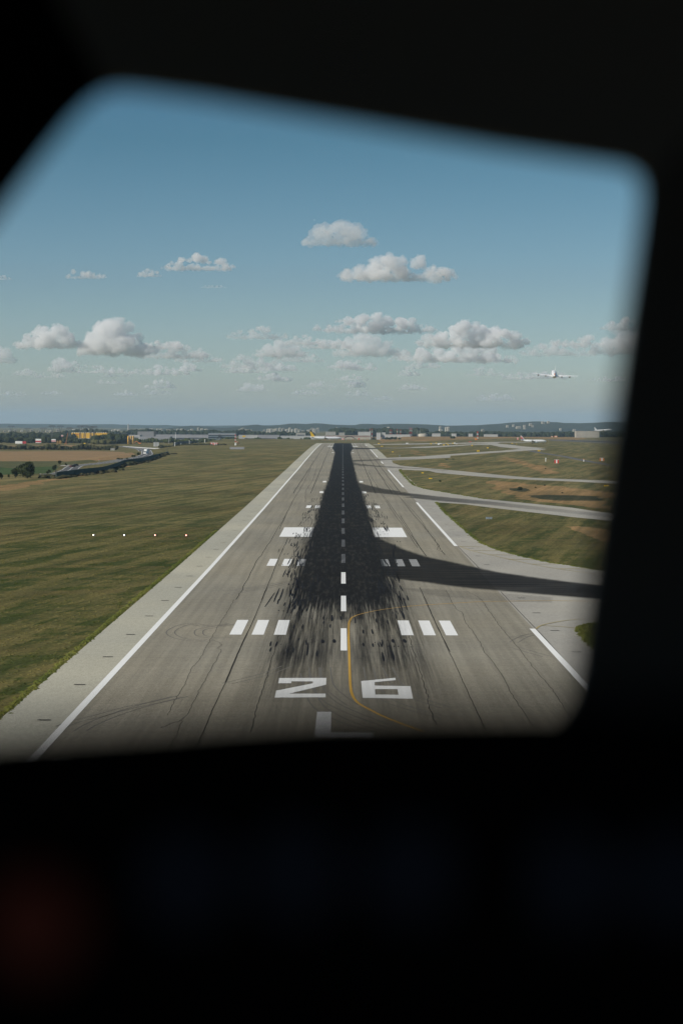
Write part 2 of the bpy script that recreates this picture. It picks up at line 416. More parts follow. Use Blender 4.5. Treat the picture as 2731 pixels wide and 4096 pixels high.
# ================================================================ GROUND
def build_ground():
    xs = [-45000, -25000, -14000, -8000, -5000, -3500, -2500, -1800, -1300, -1000, -800, -600, -450, -350, -300, -270]
    xs += list(range(-240, -199, 10)) + list(range(-180, 61, 40)) + [70, 130] + [180, 240, 300, 360, 430, 500, 600, 720, 850, 1000, 1200, 1500, 2000, 2700, 3500, 5000, 8000, 14000, 25000, 45000]
    ys = [-3000, -1000, -200, 0, 200, 400, 440]+list(range(460, 4600, 20))+[4700, 5000, 5500, 6200, 7000, 8500, 10000, 13000, 17000, 24000, 34000, 50000]
    xs = sorted(set(xs)); nx = len(xs)
    v = [(x, y, zt(x, y)) for y in ys for x in xs]
    f = [(j*nx+i, j*nx+i+1, (j+1)*nx+i+1, (j+1)*nx+i) for j in range(len(ys)-1) for i in range(nx-1)]
    me = bpy.data.meshes.new('ground'); me.from_pydata(v, [], f)
    o = link('ground', me, 'grass'); props(o, kind='structure'); return o
build_ground()

# ---------------------------------------------------------------- runway
TH0, TH1 = 154.0, 2854.0
RY0 = 60
def shoulder():
    P = [rect(-37.5, -29.5, RY0, 2858), rect(29.5, 37.5, RY0, 2858)]
    o = sheet('runway_shoulder', P, .020, 'shoulder_concrete'); props(o, kind='structure')
shoulder()
def build_runway():
    xs = sorted(set(list(np.arange(-30, 30.01, 1.2))+[-30, 30]))
    ys = list(range(RY0, 240, 12))+list(range(240, 720, 3))+list(range(720, 1300, 10))+list(range(1300, 2861, 20))
    ys = sorted(set(ys+list(range(440, 2860, 20))+[2858])); ys = [y for y in ys if y <= 2858]
    nx = len(xs)
    v = [(x, y, zprof(y)+.045) for y in ys for x in xs]
    f = [(j*nx+i, j*nx+i+1, (j+1)*nx+i+1, (j+1)*nx+i) for j in range(len(ys)-1) for i in range(nx-1)]
    me = bpy.data.meshes.new('runway'); me.from_pydata(v, [], f); add_fields(me)
    o = link('runway', me, 'asphalt'); props(o, kind='structure'); return o
RW = build_runway()
DZ = .062
def mark(name, polys, m='white_paint', fine=None, dz=DZ):
    return sheet(name, polys, dz, m, RW, fine, True)
def both_ends(y0, y1):
    yield (TH0+y0, TH0+y1); yield (TH1-y1, TH1-y0)
FN = (.8, 4)
# numerals and letter (outlines)
mark('numeral', [UP(S2, [(378, 634), (706, 633), (703, 680), (445, 743), (700, 743), (700, 768), (346, 770), (357, 722), (612, 671), (612, 657), (462, 657), (462, 670), (371, 670)])], fine=(.8, 2))['label'] = 'white numeral 2'
mark('numeral', [UP(S2, [(947, 655), (1186, 632), (1188, 648), (1038, 663), (1040, 687), (1042, 710), (1047, 748), (1210, 752), (1202, 710), (1042, 710), (1040, 687), (1290, 691), (1308, 778), (958, 772)])] if False else
     [UP(S2, [(947, 655), (1040, 647), (1047, 773), (958, 772)]), UP(S2, [(1040, 646.5), (1186, 632), (1188, 648), (1040, 662.5)]),
      UP(S2, [(1043, 687), (1197, 689), (1202, 711), (1043.5, 711)]), UP(S2, [(1197, 689), (1290, 691), (1308, 778), (1212, 776.5)]),
      UP(S2, [(1046, 749), (1208, 751), (1212, 776.5), (1047.5, 773)])], fine=(.8, 2))['label'] = 'white numeral 6'
mark('letter', [UP(S2, [(641, 869), (740, 869), (737, 1013), (1027, 1015), (1036, 1050), (622, 1048)])], 'old_white_paint', fine=(.8, 2))['label'] = 'white letter L'
# threshold keys, touchdown bars, aiming bars
for ya, yb in both_ends(6, 36):
    for k in range(8):
        for s in (-1, 1):
            xa = 1.9+3.45*k
            mark('threshold_bar', [rect(*sorted((s*xa, s*(xa+1.8))), ya, yb)])
def tdz(dist, xsn):
    for ya, yb in both_ends(dist, dist+23):
        for s in (-1, 1):
            for xa in xsn: mark('touchdown_bar', [rect(*sorted((s*xa, s*(xa+1.85))), ya, yb)], fine=FN)
tdz(150, (8.85, 12.25, 15.65)); tdz(299, (8.85, 12.25, 15.65)); tdz(600, (8.85, 12.25)); tdz(750, (8.85,)); tdz(900, (8.85,))
for ya, yb in both_ends(413, 463):
    for s in (-1, 1): mark('aiming_bar', [rect(*sorted((s*9.0, s*18.2)), ya, yb)], fine=(.9, 4))
# centre line dashes: 31 m paint, 29 m gap
P = []
y = 283
while y < 2700: P.append(rect(-.46, .46, y, y+31)); y += 60
mark('centre_line', [p for p in P if p[0][1] > 430], 'centre_paint'); mark('centre_line', [p for p in P if p[0][1] < 430], 'fresh_paint')
# edge lines (right one breaks at the exits)
mark('edge_line', [rect(-30.3, -29.4, RY0, 2850)], 'white_paint')
def xr(py, px=None): return U(1370+ (py-1700)*.94, py)[1]
segs = [(RY0+10, U(2142, 2516)[1]), (U(1832, 2185)[1], U(1669, 2010)[1]), (U(1619, 1949)[1], U(1556, 1879)[1]),
        (U(1536, 1855)[1], U(1528, 1846)[1]), (U(1513, 1830)[1], U(1483, 1797)[1]), (U(1470, 1784)[1], U(1464, 1779)[1])]
for a, b in segs: mark('edge_line', [rect(29.4, 30.3, a, b)], 'white_paint')
# yellow lead line
YL = UP(S2, [(1385, 1008), (1250, 960), (1100, 900), (1020, 860), (945, 820), (905, 785), (882, 740), (873, 690), (868, 600), (864, 450), (860, 330), (862, 260), (870, 230), (892, 206), (960, 183), (1100, 155), (1300, 131), (1568, 113)])
YL += UP(S4, [(560, 101), (760, 97), (960, 94), (1180, 95), (1400, 100), (1700, 112)])
mark('lead_line', ribbon_poly(smooth_line(YL, 5), .33), 'yellow_paint', dz=.068)
# cracks and seams
CR = []
def crack(pts, f, wd=.10, jit=.25, n=7):
    L = smooth_line(UP(f, pts), n); out = []
    for i, p in enumerate(L): out.append(Vector((p.x+random.uniform(-jit, jit), p.y)))
    CR.extend(ribbon_poly(out, wd))
def S5(px, py): return (px/1.568, 2400+py/1.568)
crack([(1470, 0), (1420, 90), (1370, 165), (1320, 250), (1262, 360), (1200, 440), (1160, 530), (1110, 610), (1075, 680), (1048, 725)], S5, .06, .11)
crack([(1320, 250), (1360, 262), (1392, 285), (1365, 305), (1385, 320), (1345, 400), (1310, 465), (1262, 545), (1215, 640), (1185, 715), (1145, 755), (1118, 830), (1085, 895), (1040, 980)], S5, .06, .11)
crack([(1145, 755), (1080, 775), (1010, 806)], S5, .11, .15)
crack([(1600, 100), (1540, 240), (1490, 345), (1440, 470), (1390, 570), (1330, 700), (1280, 820), (1240, 910), (1200, 1000)], S5, .09, .04)
crack([(375, 330), (330, 490), (300, 600), (250, 745), (215, 880), (180, 1010)], S2, .09, .12)
crack([(295, 0), (200, 225), (120, 390), (0, 665)], S2, .12, .04)
crack([(430, 140), (412, 250), (370, 345)], S2, .09, .1)
crack([(1280, 330), (1305, 430), (1350, 560), (1390, 690), (1410, 770), (1430, 860), (1470, 960)], S2, .10, .13)
crack([(1355, 0), (1410, 120), (1480, 280), (1568, 450)], S2, .12, .05)
crack([(320, 20), (350, 80), (390, 150), (430, 175), (440, 210), (470, 265), (510, 315), (550, 380), (590, 455), (640, 510), (700, 600), (770, 735), (850, 860), (930, 980)], S4, .07, .11)
crack([(465, 30), (560, 80), (600, 140), (650, 210), (700, 280), (750, 340), (775, 365), (830, 430), (880, 500), (950, 590), (1040, 690), (1100, 780), (1180, 890), (1250, 960)], S4, .07, .11)
crack([(135, 0), (190, 130), (270, 300), (340, 450), (410, 600), (470, 730), (540, 880), (590, 990)], S4, .085, .05)
crack([(700, 30), (800, 140), (935, 280), (1100, 460), (1250, 640)], S4, .12, .03)
crack([(0, 545), (60, 640), (120, 740), (180, 830)], S3, .15, .08)
crack([(0, 415), (130, 560), (210, 680), (260, 745), (262, 780), (300, 805), (312, 820)], S3, .11, .15)
crack([(400, 760), (470, 830), (550, 912)], S3, .15, .04)
crack([(450, 490), (390, 600), (280, 780), (200, 900), (120, 1060), (80, 1130)], S1, .14, .15)
crack([(440, 700), (380, 830), (320, 980), (255, 1132)], S1, .13, .05)
crack([(600, 210), (540, 330), (480, 430), (430, 530), (380, 640)], S1, .16, .1)
crack([(640, 200), (610, 300), (570, 360), (555, 450)], S1, .14, .25)
crack([(1100, 400), (1200, 540), (1300, 690), (1400, 825)], S1, .15, .08)
crack([(1000, 240), (1080, 380), (1130, 460), (1240, 620), (1340, 770)], S1, .15, .1)
crack([(1040, 210), (1200, 400), (1400, 640), (1480, 740), (1500, 780), (1528, 815)], S1, .15, .2)
for xx in (-22.5, -14.6, 14.8, 22.3, 26.2):
    pts = [Vector((xx+random.uniform(-.15, .15), yy)) for yy in range(900, 2700, 30)]
    CR.extend(ribbon_poly(pts, .3))
m, t, b = new_mat('crack'); b.inputs['Base Color'].default_value = (.035, .033, .03, 1); b.inputs['Roughness'].default_value = 1; b.inputs['Specular IOR Level'].default_value = 0; MATS['crack'] = m
ck = sheet('crack', CR, .054, 'crack', RW); ck['kind'] = 'stuff'
# tyre marks: dark dabs along the touchdown area, curved scuffs
m, t, b = new_mat('tyre_rubber'); b.inputs['Base Color'].default_value = (.014, .014, .016, 1); b.inputs['Roughness'].default_value = .95; b.inputs['Specular IOR Level'].default_value = .05; MATS['tyre_rubber'] = m
m, t, b = new_mat('faint_rubber'); b.inputs['Base Color'].default_value = (.15, .142, .125, 1); b.inputs['Roughness'].default_value = 1; b.inputs['Specular IOR Level'].default_value = .05; MATS['faint_rubber'] = m
TY = []
def dab(x, y, wd, ln, lean=0):
    pts = []; n = 5; ph = random.random()*6
    for i in range(n+1):
        t = i/n; pts.append((x+lean*(t-.5)*ln+.03*math.sin(ph+t*4), y+(t-.5)*ln))
    wds = [wd*(.25+.75*math.sin(math.pi*min(1, .12+.8*i/n))) for i in range(n+1)]
    TY.extend(ribbon_poly(pts, wds))
for i in range(300):
    side = random.choice((-1, 1)); y = 282+abs(random.gauss(0, 1))*85 if i < 90 else random.uniform(380, 900)
    cxx = random.choice((5.2, 7.5, 9, 10, 10.5, 11.5)) if y < 420 else np.interp(y, [420, 600, 900], [11.5, 12.2, 11.0])+random.gauss(0, 1.1)
    x = side*(cxx+random.gauss(0, .9)); gx = random.uniform(.14, .3); ln = random.choice((3, 5, 9, 15, 24, 30))*(.6 if y < 330 else 1.0)
    if y > 880 or abs(x) > 16 or (y < 350 and abs(x) > 10.5) or (295 < y < 335 and abs(x) > 8): continue
    if y < 350: ln *= .4; gx *= .9
    dab(x, y, gx, ln, random.gauss(0, .02))
    if random.random() < .5: dab(x+random.choice((-1, 1))*.85, y+random.uniform(-1, 1), gx, ln*.9, 0)
for (a, b_, wd, ln) in [((1100, 485), S2, .5, 9), ((1170, 480), S2, .5, 9), ((640, 462), S2, .45, 6), ((575, 430), S2, .4, 14), ((515, 362), S2, .4, 3), ((452, 358), S2, .4, 2),
                        ((680, 378), S2, .9, 4), ((760, 376), S2, .9, 4), ((1170, 375), S2, .9, 4), ((1250, 375), S2, .9, 4), ((963, 400), S2, .5, 4), ((1030, 404), S2, .5, 4),
                        ((745, 215), S2, .6, 9), ((805, 215), S2, .4, 6), ((686, 215), S2, .4, 5), ((733, 270), S2, .4, 5), ((686, 245), S2, .4, 4), ((540, 275), S2, .4, 6), ((480, 280), S2, .4, 5), ((370, 100), S2, .45, 9), ((415, 118), S2, .4, 6), ((470, 130), S2, .4, 4),
                        ((1190, 205), S2, .4, 7), ((1240, 195), S2, .6, 12), ((1270, 75), S2, .5, 9), ((1215, 75), S2, .4, 9), ((905, 230), S2, .4, 9), ((963, 310), S2, .5, 5), ((1025, 310), S2, .5, 6), ((1132, 245), S2, .5, 6)]:
    p = U(*b_(*a)); dab(p[0], p[1], wd*.6, ln*1.2)
ty = sheet('tyre_mark', TY, .074, 'tyre_rubber', RW); ty['kind'] = 'stuff'
FT = []
def scuff(pts, f, wd=.35, sep=1.3):
    L = smooth_line(UP(f, pts), 6)
    for s in (-sep/2, sep/2):
        Q = ribbon_poly(L, abs(s)*2)
        side = [q[0] if s < 0 else q[1] for q in Q]; FT.extend(ribbon_poly(side, wd*.5))
scuff([(1460, 150), (1300, 165), (1200, 150), (1120, 170), (1070, 205), (1120, 240), (1250, 258), (1330, 252)], S5)
scuff([(1450, 155), (1290, 180), (1250, 195), (1260, 225), (1350, 238), (1460, 235)], S5)
scuff([(430, 550), (300, 600), (150, 640), (0, 675)], S2)
scuff([(1150, 605), (1000, 640), (800, 680), (600, 735), (470, 765), (380, 800)], S5)
scuff([(1110, 610), (900, 665), (700, 730), (560, 790), (500, 830)], S5)
scuff([(460, 1000), (300, 1030), (100, 1060), (0, 1075)], S1)
scuff([(450, 1010), (300, 1045), (100, 1080), (0, 1100)], S1)
scuff([(560, 600), (600, 740), (650, 830), (760, 900), (900, 960), (1100, 1010)], S2)
scuff([(620, 560), (640, 690), (720, 790), (850, 860), (1000, 920), (1200, 990)], S2)
scuff([(700, 560), (720, 680), (800, 760), (900, 830)], S2)
scuff([(1000, 560), (1030, 680), (1120, 780), (1300, 850), (1568, 920)], S2)
scuff([(1130, 560), (1200, 680), (1330, 770), (1568, 850)], S2)
scuff([(780, 350), (860, 340), (950, 325)], S4); scuff([(790, 385), (850, 350), (930, 325)], S4); scuff([(800, 420), (900, 450), (1040, 490)], S4)
for k in range(7): scuff([(0+k*30, 5+k*7), (350, 25+k*7), (700, 45+k*8), (1100, 75+k*5)], S4, .25, .8)
FT.extend([])
fs_ = sheet('scuff_mark', FT, .058, 'faint_rubber', RW); fs_['kind'] = 'stuff'
# drainage / lamp slots on the shoulders
SL = []
yy = 215
while yy < 1100:
    SL.append(rect(-33.3, -31.9, yy, yy+.55)); SL.append(rect(32.4, 33.8, yy+8, yy+8.5)); yy += 29.5
m, t, b = new_mat('slot_dark'); b.inputs['Base Color'].default_value = (.03, .026, .022, 1); b.inputs['Roughness'].default_value = 1; MATS['slot_dark'] = m
sl_ = sheet('drain_slot', SL, .075, 'slot_dark', RW)

# ---------------------------------------------------------------- taxiways on the right
TX = []
def S8(px, py): return (1650+px/4.48, 1670+py/4.48)
def S7(px, py): return (1350+px/4.48, 1670+py/4.48)
def S9(px, py): return (1850+px/2.24, 1650+py/2.24)
isl1_low = UP(S3, [(250, 452), (320, 530), (400, 600), (480, 670), (560, 735), (700, 790), (850, 830), (1000, 865), (1200, 895), (1350, 920), (1568, 950), (2000, 1010)])
P0 = [(29.8, U(1669, 2010)[1]), *isl1_low, (150, 240), (100, 236)]+[U(2450, 2494), U(2400, 2497), U(2345, 2503), U(2326, 2516), U(2340, 2539), U(2392, 2597)]+[(37.4, 210), (29.8, 210)]
tx = [('P', P0, .026)]
top1 = UP(S3, [(250, 452), (450, 465), (600, 485), (900, 520), (1200, 555), (1400, 575), (1568, 592), (2000, 640)])
low2 = UP(S3, [(0, 222), (0, 235), (50, 290), (100, 335), (180, 360), (300, 380), (450, 405), (600, 430), (900, 460), (1200, 490), (1400, 520), (1568, 540), (2000, 590)])
tx.append(('P', [(29.8, top1[0][1]-3)]+top1+low2[::-1]+[(29.8, low2[0][1]+5)], .032))
up3 = UP(S1, [(1120, 140), (1170, 175), (1200, 190)])
band3t = UP(S3, [(0, 196), (190, 214), (430, 235), (700, 262), (900, 280), (1200, 292), (1550, 304), (2000, 322)])
band3b = UP(S3, [(0, 224), (200, 232), (250, 245), (500, 268), (730, 285), (900, 295), (1200, 307), (1550, 325), (2000, 345)])
tx.append(('P', [(29.8, band3b[0][1]-6)]+band3b+band3t[::-1]+[U(*S1(1170, 178)), U(*S1(1160, 160)), U(*S1(1568, 141)), U(*S1(1568, 124)), U(*S1(1120, 142)), (29.8, U(*S1(1120, 142))[1])], .038))
tx.append(('P', UP(S8, [(-250, 728), (0, 740), (600, 690), (1200, 650), (1568, 626), (2100, 590), (2400, 578), (2250, 560), (1900, 565), (1568, 598), (1200, 619), (700, 656), (0, 709), (-250, 712)]), .044))
tx.append(('P', [(29.8, U(1490, 1803)[1]-0)]+UP(S7, [(640, 566), (760, 562), (1000, 552), (1568, 546)])+UP(S8, [(500, 531), (900, 506), (1060, 492), (1400, 492), (1568, 530), (1950, 565), (2250, 560), (2400, 552), (2000, 520), (1750, 490), (1500, 462), (1050, 478), (870, 489), (500, 508), (0, 529)])+UP(S7, [(1300, 534), (1000, 543), (620, 545)])+[(29.8, U(1487, 1792)[1])], .050))
tx.append(('P', UP(S7, [(640, 478), (900, 474), (1200, 468), (1568, 462)])+UP(S8, [(500, 462), (850, 455), (1100, 445), (1568, 436), (2300, 440), (2300, 450), (1568, 448), (1500, 470), (1100, 466), (850, 470), (500, 476)])+UP(S7, [(1200, 486), (900, 488), (640, 488)]), .056))
for i, (_, P, dz) in enumerate(tx):
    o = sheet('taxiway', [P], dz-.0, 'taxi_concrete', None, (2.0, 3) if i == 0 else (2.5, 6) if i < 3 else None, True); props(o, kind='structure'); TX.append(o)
o = sheet('parallel_runway', [UP(S9, [(745, 240), (1450, 260), (1800, 270), (1800, 292), (1450, 284), (790, 252)])], .03, 'road_asphalt'); props(o, kind='structure')
o = sheet('parallel_runway_rubber', [UP(S9, [(900, 249), (1450, 264), (1800, 274), (1800, 282), (1450, 273), (1000, 255)])], .06, 'crack'); props(o, kind='structure')
o = sheet('service_road', ribbon_poly(UP(S9, [(600, 343), (700, 362), (900, 393), (1080, 430), (1300, 468), (1500, 500)]), 7), .03, 'road_asphalt'); props(o, kind='structure')
# yellow lines on the near taxiway (hatched edge) as its children
hz = []
edge = smooth_line(UP(S3, [(410, 758), (500, 790), (620, 818), (760, 850), (920, 885), (1110, 918), (1360, 952), (1500, 970)]), 4)
hz += ribbon_poly(edge, .3)
for a, b_ in [((410, 760), (570, 763)), ((510, 788), (690, 790)), ((620, 818), (800, 820)), ((750, 850), (930, 852)), ((910, 884), (1095, 882)), ((1110, 916), (1300, 916))]:
    hz += ribbon_poly(UP(S3, [a, b_]), .8)
hz += ribbon_poly(smooth_line(UP(S4, [(945, 290), (985, 265), (1100, 240), (1200, 227), (1320, 222), (1420, 235)]), 4), .3)
hz += ribbon_poly(UP(S4, [(985, 266), (1150, 277), (1265, 290)]), .3)
o = sheet('hatched_edge_marking', hz, .075, 'pale_yellow_paint', TX[0], None, True)

# ---------------------------------------------------------------- dry patches, berms, verges
def ragged(P, amp=.06, n=6):
    """break up a polygon outline"""
    Q = []; P = [Vector(p[:2]) for p in P]; size = max((a-P[0]).length for a in P)
    for i in range(len(P)):
        a, b_ = P[i], P[(i+1) % len(P)]; L = (b_-a).length
        for k in range(n):
            t = k/n; p = a.lerp(b_, t); nn = Vector((-(b_-a).y, (b_-a).x))/max(L, 1e-6)
            Q.append(p+nn*random.uniform(-1, 1)*L*amp)
    return Q
def patch(name, P, m, dz=.010, amp=.05):
    o = sheet(name, [ragged(P, amp)], dz, m); props(o, kind='structure'); return o
patch('dry_grass', UP(S9, [(330, 415), (385, 396), (470, 415), (565, 436), (575, 455), (700, 475), (790, 495), (870, 530), (850, 546), (745, 551), (680, 525), (600, 502), (500, 465), (430, 440)]), 'dry_grass', .012)
patch('dry_grass', UP(S3, [(570, 318), (640, 300), (760, 310), (900, 325), (1100, 340), (1300, 365), (1500, 385), (1700, 400), (1700, 440), (1400, 430), (1250, 420), (1560, 500), (1700, 520), (1700, 500), (1400, 495), (1200, 470), (1000, 450), (860, 430), (760, 395), (680, 370)]), 'dry_grass', .012)
patch('dry_grass', UP(S3, [(1150, 620), (1240, 618), (1400, 635), (1600, 655), (1700, 780), (1480, 755), (1350, 700), (1250, 660)]), 'dry_grass', .012, .03)
patch('dry_grass', UP(S7, [(1310, 585), (1380, 590), (1450, 620), (1540, 690), (1470, 680), (1400, 640)]), 'dry_grass', .012)
patch('dry_grass', UP(S3, [(260, 175), (320, 182), (340, 200), (380, 215), (330, 210), (280, 192)]), 'dry_grass', .012)
patch('dry_grass', UP(S7, [(500, 350), (900, 345), (1568, 350), (2600, 330), (3300, 310), (3900, 330), (4300, 350), (4300, 400), (3300, 370), (2400, 390), (1568, 430), (1100, 420), (560, 455)]), 'dry_grass', .012, .02)
patch('dark_scrub', UP(S3, [(760, 355), (850, 352), (900, 370), (850, 380), (780, 370)]), 'scrub', .018)
patch('dark_scrub', UP(S3, [(880, 405), (1000, 400), (1200, 402), (1390, 410), (1380, 440), (1100, 440), (980, 430)]), 'scrub', .018)
patch('dry_grass', [U(-60, 1950), U(60, 1935), U(150, 1922), U(200, 1916), U(300, 1905), U(400, 1884), U(490, 1862), U(560, 1846), U(560, 1850), U(480, 1870), U(400, 1892), U(300, 1912), U(200, 1925), U(100, 1948), U(-60, 1975)], 'dry_grass', .012)
patch('dry_grass', UP(S9, [(-1400, 510), (-1300, 505), (-1180, 500), (-1100, 510), (-1200, 520), (-1330, 522)]), 'dry_grass', .012)
# irregular green-yellow weeds along pavement edges: many little tufts
def tufts(name, line, n, spread, h, m):
    mb = MB(); P = [Vector(p[:2]) for p in line]; seg = [(P[i+1]-P[i]).length for i in range(len(P)-1)]; tot = sum(seg)
    for _ in range(n):
        # nearer the camera tufts are packed closer in the picture; uniform along the line here
        s = random.random()*tot; i = 0
        while i < len(seg)-1 and s > seg[i]: s -= seg[i]; i += 1
        p = P[i].lerp(P[i+1], min(1, s/seg[i])); t = (P[i+1]-P[i]).normalized(); nn = Vector((-t.y, t.x))
        p = p+nn*random.gauss(0, spread); z = zt(p.x, p.y); hh = h*random.uniform(.4, 1.3); r = random.uniform(.25, .7)
        a0 = random.random()*6
        vs = [(p.x, p.y, z+hh)]+[(p.x+r*math.cos(a0+k*1.257)*random.uniform(.7, 1.2), p.y+r*math.sin(a0+k*1.257)*random.uniform(.7, 1.2), z-.02) for k in range(5)]
        mb.add(vs, [(0, 1+k, 1+(k+1) % 5) for k in range(5)])
    o = mb.build(name, m); props(o, kind='stuff', label='yellow green weeds fringing the pavement edge', cat='weeds'); return o
tufts('verge_weeds', [(-37.8, 190), (-38.2, 330), (-38.1, 600)], 1500, .22, .22, 'weeds')
tufts('verge_weeds', [p for p in isl1_low[:-1]], 1100, .28, .24, 'weeds')
tufts('verge_weeds', [U(2392, 2597), U(2340, 2539), U(2326, 2516), U(2345, 2503), U(2400, 2497)], 500, .5, .4, 'weeds')
tufts('verge_weeds', [p for p in low2[:8]], 900, .5, .3, 'weeds')
def tuft_field(name, x0, x1, y0, y1, n, m):
    mb = MB()
    for _ in range(n):
        x = random.uniform(x0, x1); y = y0+(y1-y0)*random.random()**1.5; z = zt(x, y); r = random.uniform(.2, .6); a0 = random.random()*6; hh = random.uniform(.05, .2)
        mb.add([(x, y, z+hh)]+[(x+r*math.cos(a0+k*1.57), y+r*math.sin(a0+k*1.57), z-.02) for k in range(4)], [(0, 1+k, 1+(k+1) % 4) for k in range(4)])
    o = mb.build(name, m); props(o, kind='stuff', label='rough grass tufts in the mown airfield', cat='grass')
tuft_field('grass_tufts', -130, -39, 210, 620, 12000, 'grass')
# ---------------------------------------------------------------- fields, roads, left of the fence
def SA(px, py): return (px/2.24, 1650+py/2.24)
def SB(px, py): return (px/4.48, 1670+py/4.48)
def SCc(px, py): return (250+px/4.48, 1670+py/4.48)
def SD(px, py): return (450+px/4.48, 1670+py/4.48)
def SE(px, py): return (750+px/4.48, 1670+py/4.48)
def SF(px, py): return (1050+px/4.48, 1670+py/4.48)
patch('stubble_field', UP(SA, [(-900, 348), (0, 348), (900, 346), (1120, 355), (1215, 375), (1190, 395), (1060, 420), (850, 433), (0, 436), (-900, 440)]), 'field_stubble', .05, .004)
patch('stubble_field', UP(SA, [(-600, 300), (0, 298), (300, 295), (700, 292), (740, 305), (730, 322), (0, 325), (-600, 328)]), 'field_stubble', .05, .006)
patch('green_field', UP(SA, [(-900, 441), (0, 437), (560, 435), (870, 433), (760, 455), (640, 465), (560, 478), (0, 490), (-900, 495)]), 'field_green', .055, .004)
patch('green_field', UP(SA, [(-900, 496), (0, 491), (520, 484), (470, 545), (0, 560), (-900, 560)]), 'field_bright', .06, .004)
ROADL = smooth_line(UP(SA, [(420, 556), (520, 548), (580, 535), (625, 515), (655, 492), (690, 478), (800, 466), (960, 448), (1100, 425), (1230, 405), (1300, 385), (1318, 360), (1270, 335), (1190, 318), (1110, 308), (1060, 303)]), 5)
o = sheet('road', ribbon_poly(ROADL, 11), .10, 'road_asphalt'); props(o, kind='structure')
sheet('lane_line', ribbon_poly(ROADL, .5), .13, 'old_white_paint', o, None, True)
Q = ribbon_poly(ROADL, 9.6)
sheet('lane_line', ribbon_poly([q[0] for q in Q], .5)+ribbon_poly([q[1] for q in Q], .5), .13, 'old_white_paint', o, None, True)
o = sheet('farm_track', ribbon_poly(UP(SA, [(560, 480), (600, 472), (640, 470), (680, 474)]), 5), .09, 'pale_road'); props(o, kind='structure')

# fence with green screening along the airfield boundary
def build_fence():
    pts = [U(*SA(x, y)) for x, y in [(500, 589), (520, 589), (600, 578), (700, 562), (900, 540), (1000, 515), (1120, 468), (1200, 458), (1300, 440), (1400, 408), (1470, 380), (1510, 360)]]
    L = smooth_line(pts, 4)
    t = thing('perimeter_fence', 'long dark green screened fence curving beside the road at the airfield edge', 'fence', (0, 0, 0))
    mb = MB(); pm = MB()
    for i in range(len(L)-1):
        a, b_ = L[i], L[i+1]; za, zb = zt(a.x, a.y), zt(b_.x, b_.y); n = Vector((-(b_-a).y, (b_-a).x)).normalized()*.06
        h = 3.5*min(1, .35+.65*(len(L)-2-i)/9.0)*min(1, .3+i/4)
        mb.add([(a.x-n.x, a.y-n.y, za), (b_.x-n.x, b_.y-n.y, zb), (b_.x-n.x, b_.y-n.y, zb+h), (a.x-n.x, a.y-n.y, za+h), (a.x+n.x, a.y+n.y, za), (b_.x+n.x, b_.y+n.y, zb), (b_.x+n.x, b_.y+n.y, zb+h), (a.x+n.x, a.y+n.y, za+h)],
               [(0, 1, 2, 3), (4, 7, 6, 5), (3, 2, 6, 7), (0, 4, 5, 1)])
        pm.box((a.x, a.y, za+2.3), (.18, .18, 4.6))
    mb.build('screen_or_disc', mat('fence_green', (.024, .06, .05), .8, .3, .12), t); pieces('post', pm, mat('post_dark', (.05, .06, .055), .7, 0), t)
    pts = [U(*SE(x, y)) for x, y in [(-250, 500), (-100, 470), (40, 462), (250, 438), (420, 420), (590, 408)]]
    t = thing('perimeter_fence', 'grey mesh perimeter fence running to the office building at the field edge', 'fence', (0, 0, 0))
    mb = MB(); pm = MB(); L = smooth_line(pts, 3)
    for i in range(len(L)-1):
        a, b_ = L[i], L[i+1]; za, zb = zt(a.x, a.y), zt(b_.x, b_.y)
        mb.add([(a.x, a.y-.05, za), (b_.x, b_.y-.05, zb), (b_.x, b_.y-.05, zb+4), (a.x, a.y-.05, za+4), (a.x, a.y+.05, za), (b_.x, b_.y+.05, zb), (b_.x, b_.y+.05, zb+4), (a.x, a.y+.05, za+4)], [(0, 1, 2, 3), (4, 7, 6, 5), (3, 2, 6, 7)])
        pm.box((a.x, a.y, za+2.2), (.25, .25, 4.5))
    mb.build('mesh_panel', mat('fence_grey', (.08, .10, .11), .8, .2, .2), t); pieces('post', pm, 'post_dark', t)
build_fence()
def fence_scrub():
    mb = MB(); L = smooth_line([U(*SA(x, y)) for x, y in [(380, 582), (500, 592), (600, 584), (700, 569), (900, 547), (1000, 522), (1120, 478), (1200, 466), (1300, 447), (1400, 414), (1480, 384), (1560, 372)]], 14)
    for p in L:
        for _ in range(1):
            x, y = p.x+random.gauss(0, 1.5), p.y+random.gauss(0, 6); hh = random.uniform(.3, 1.5)*(1.6 if random.random() < .15 else 1); add_lump(mb, x, y, hh)
    o = mb.build('scrub', 'scrub'); props(o, 'low dark scrub growing along the foot of the green fence', 'scrub', None, 'stuff')

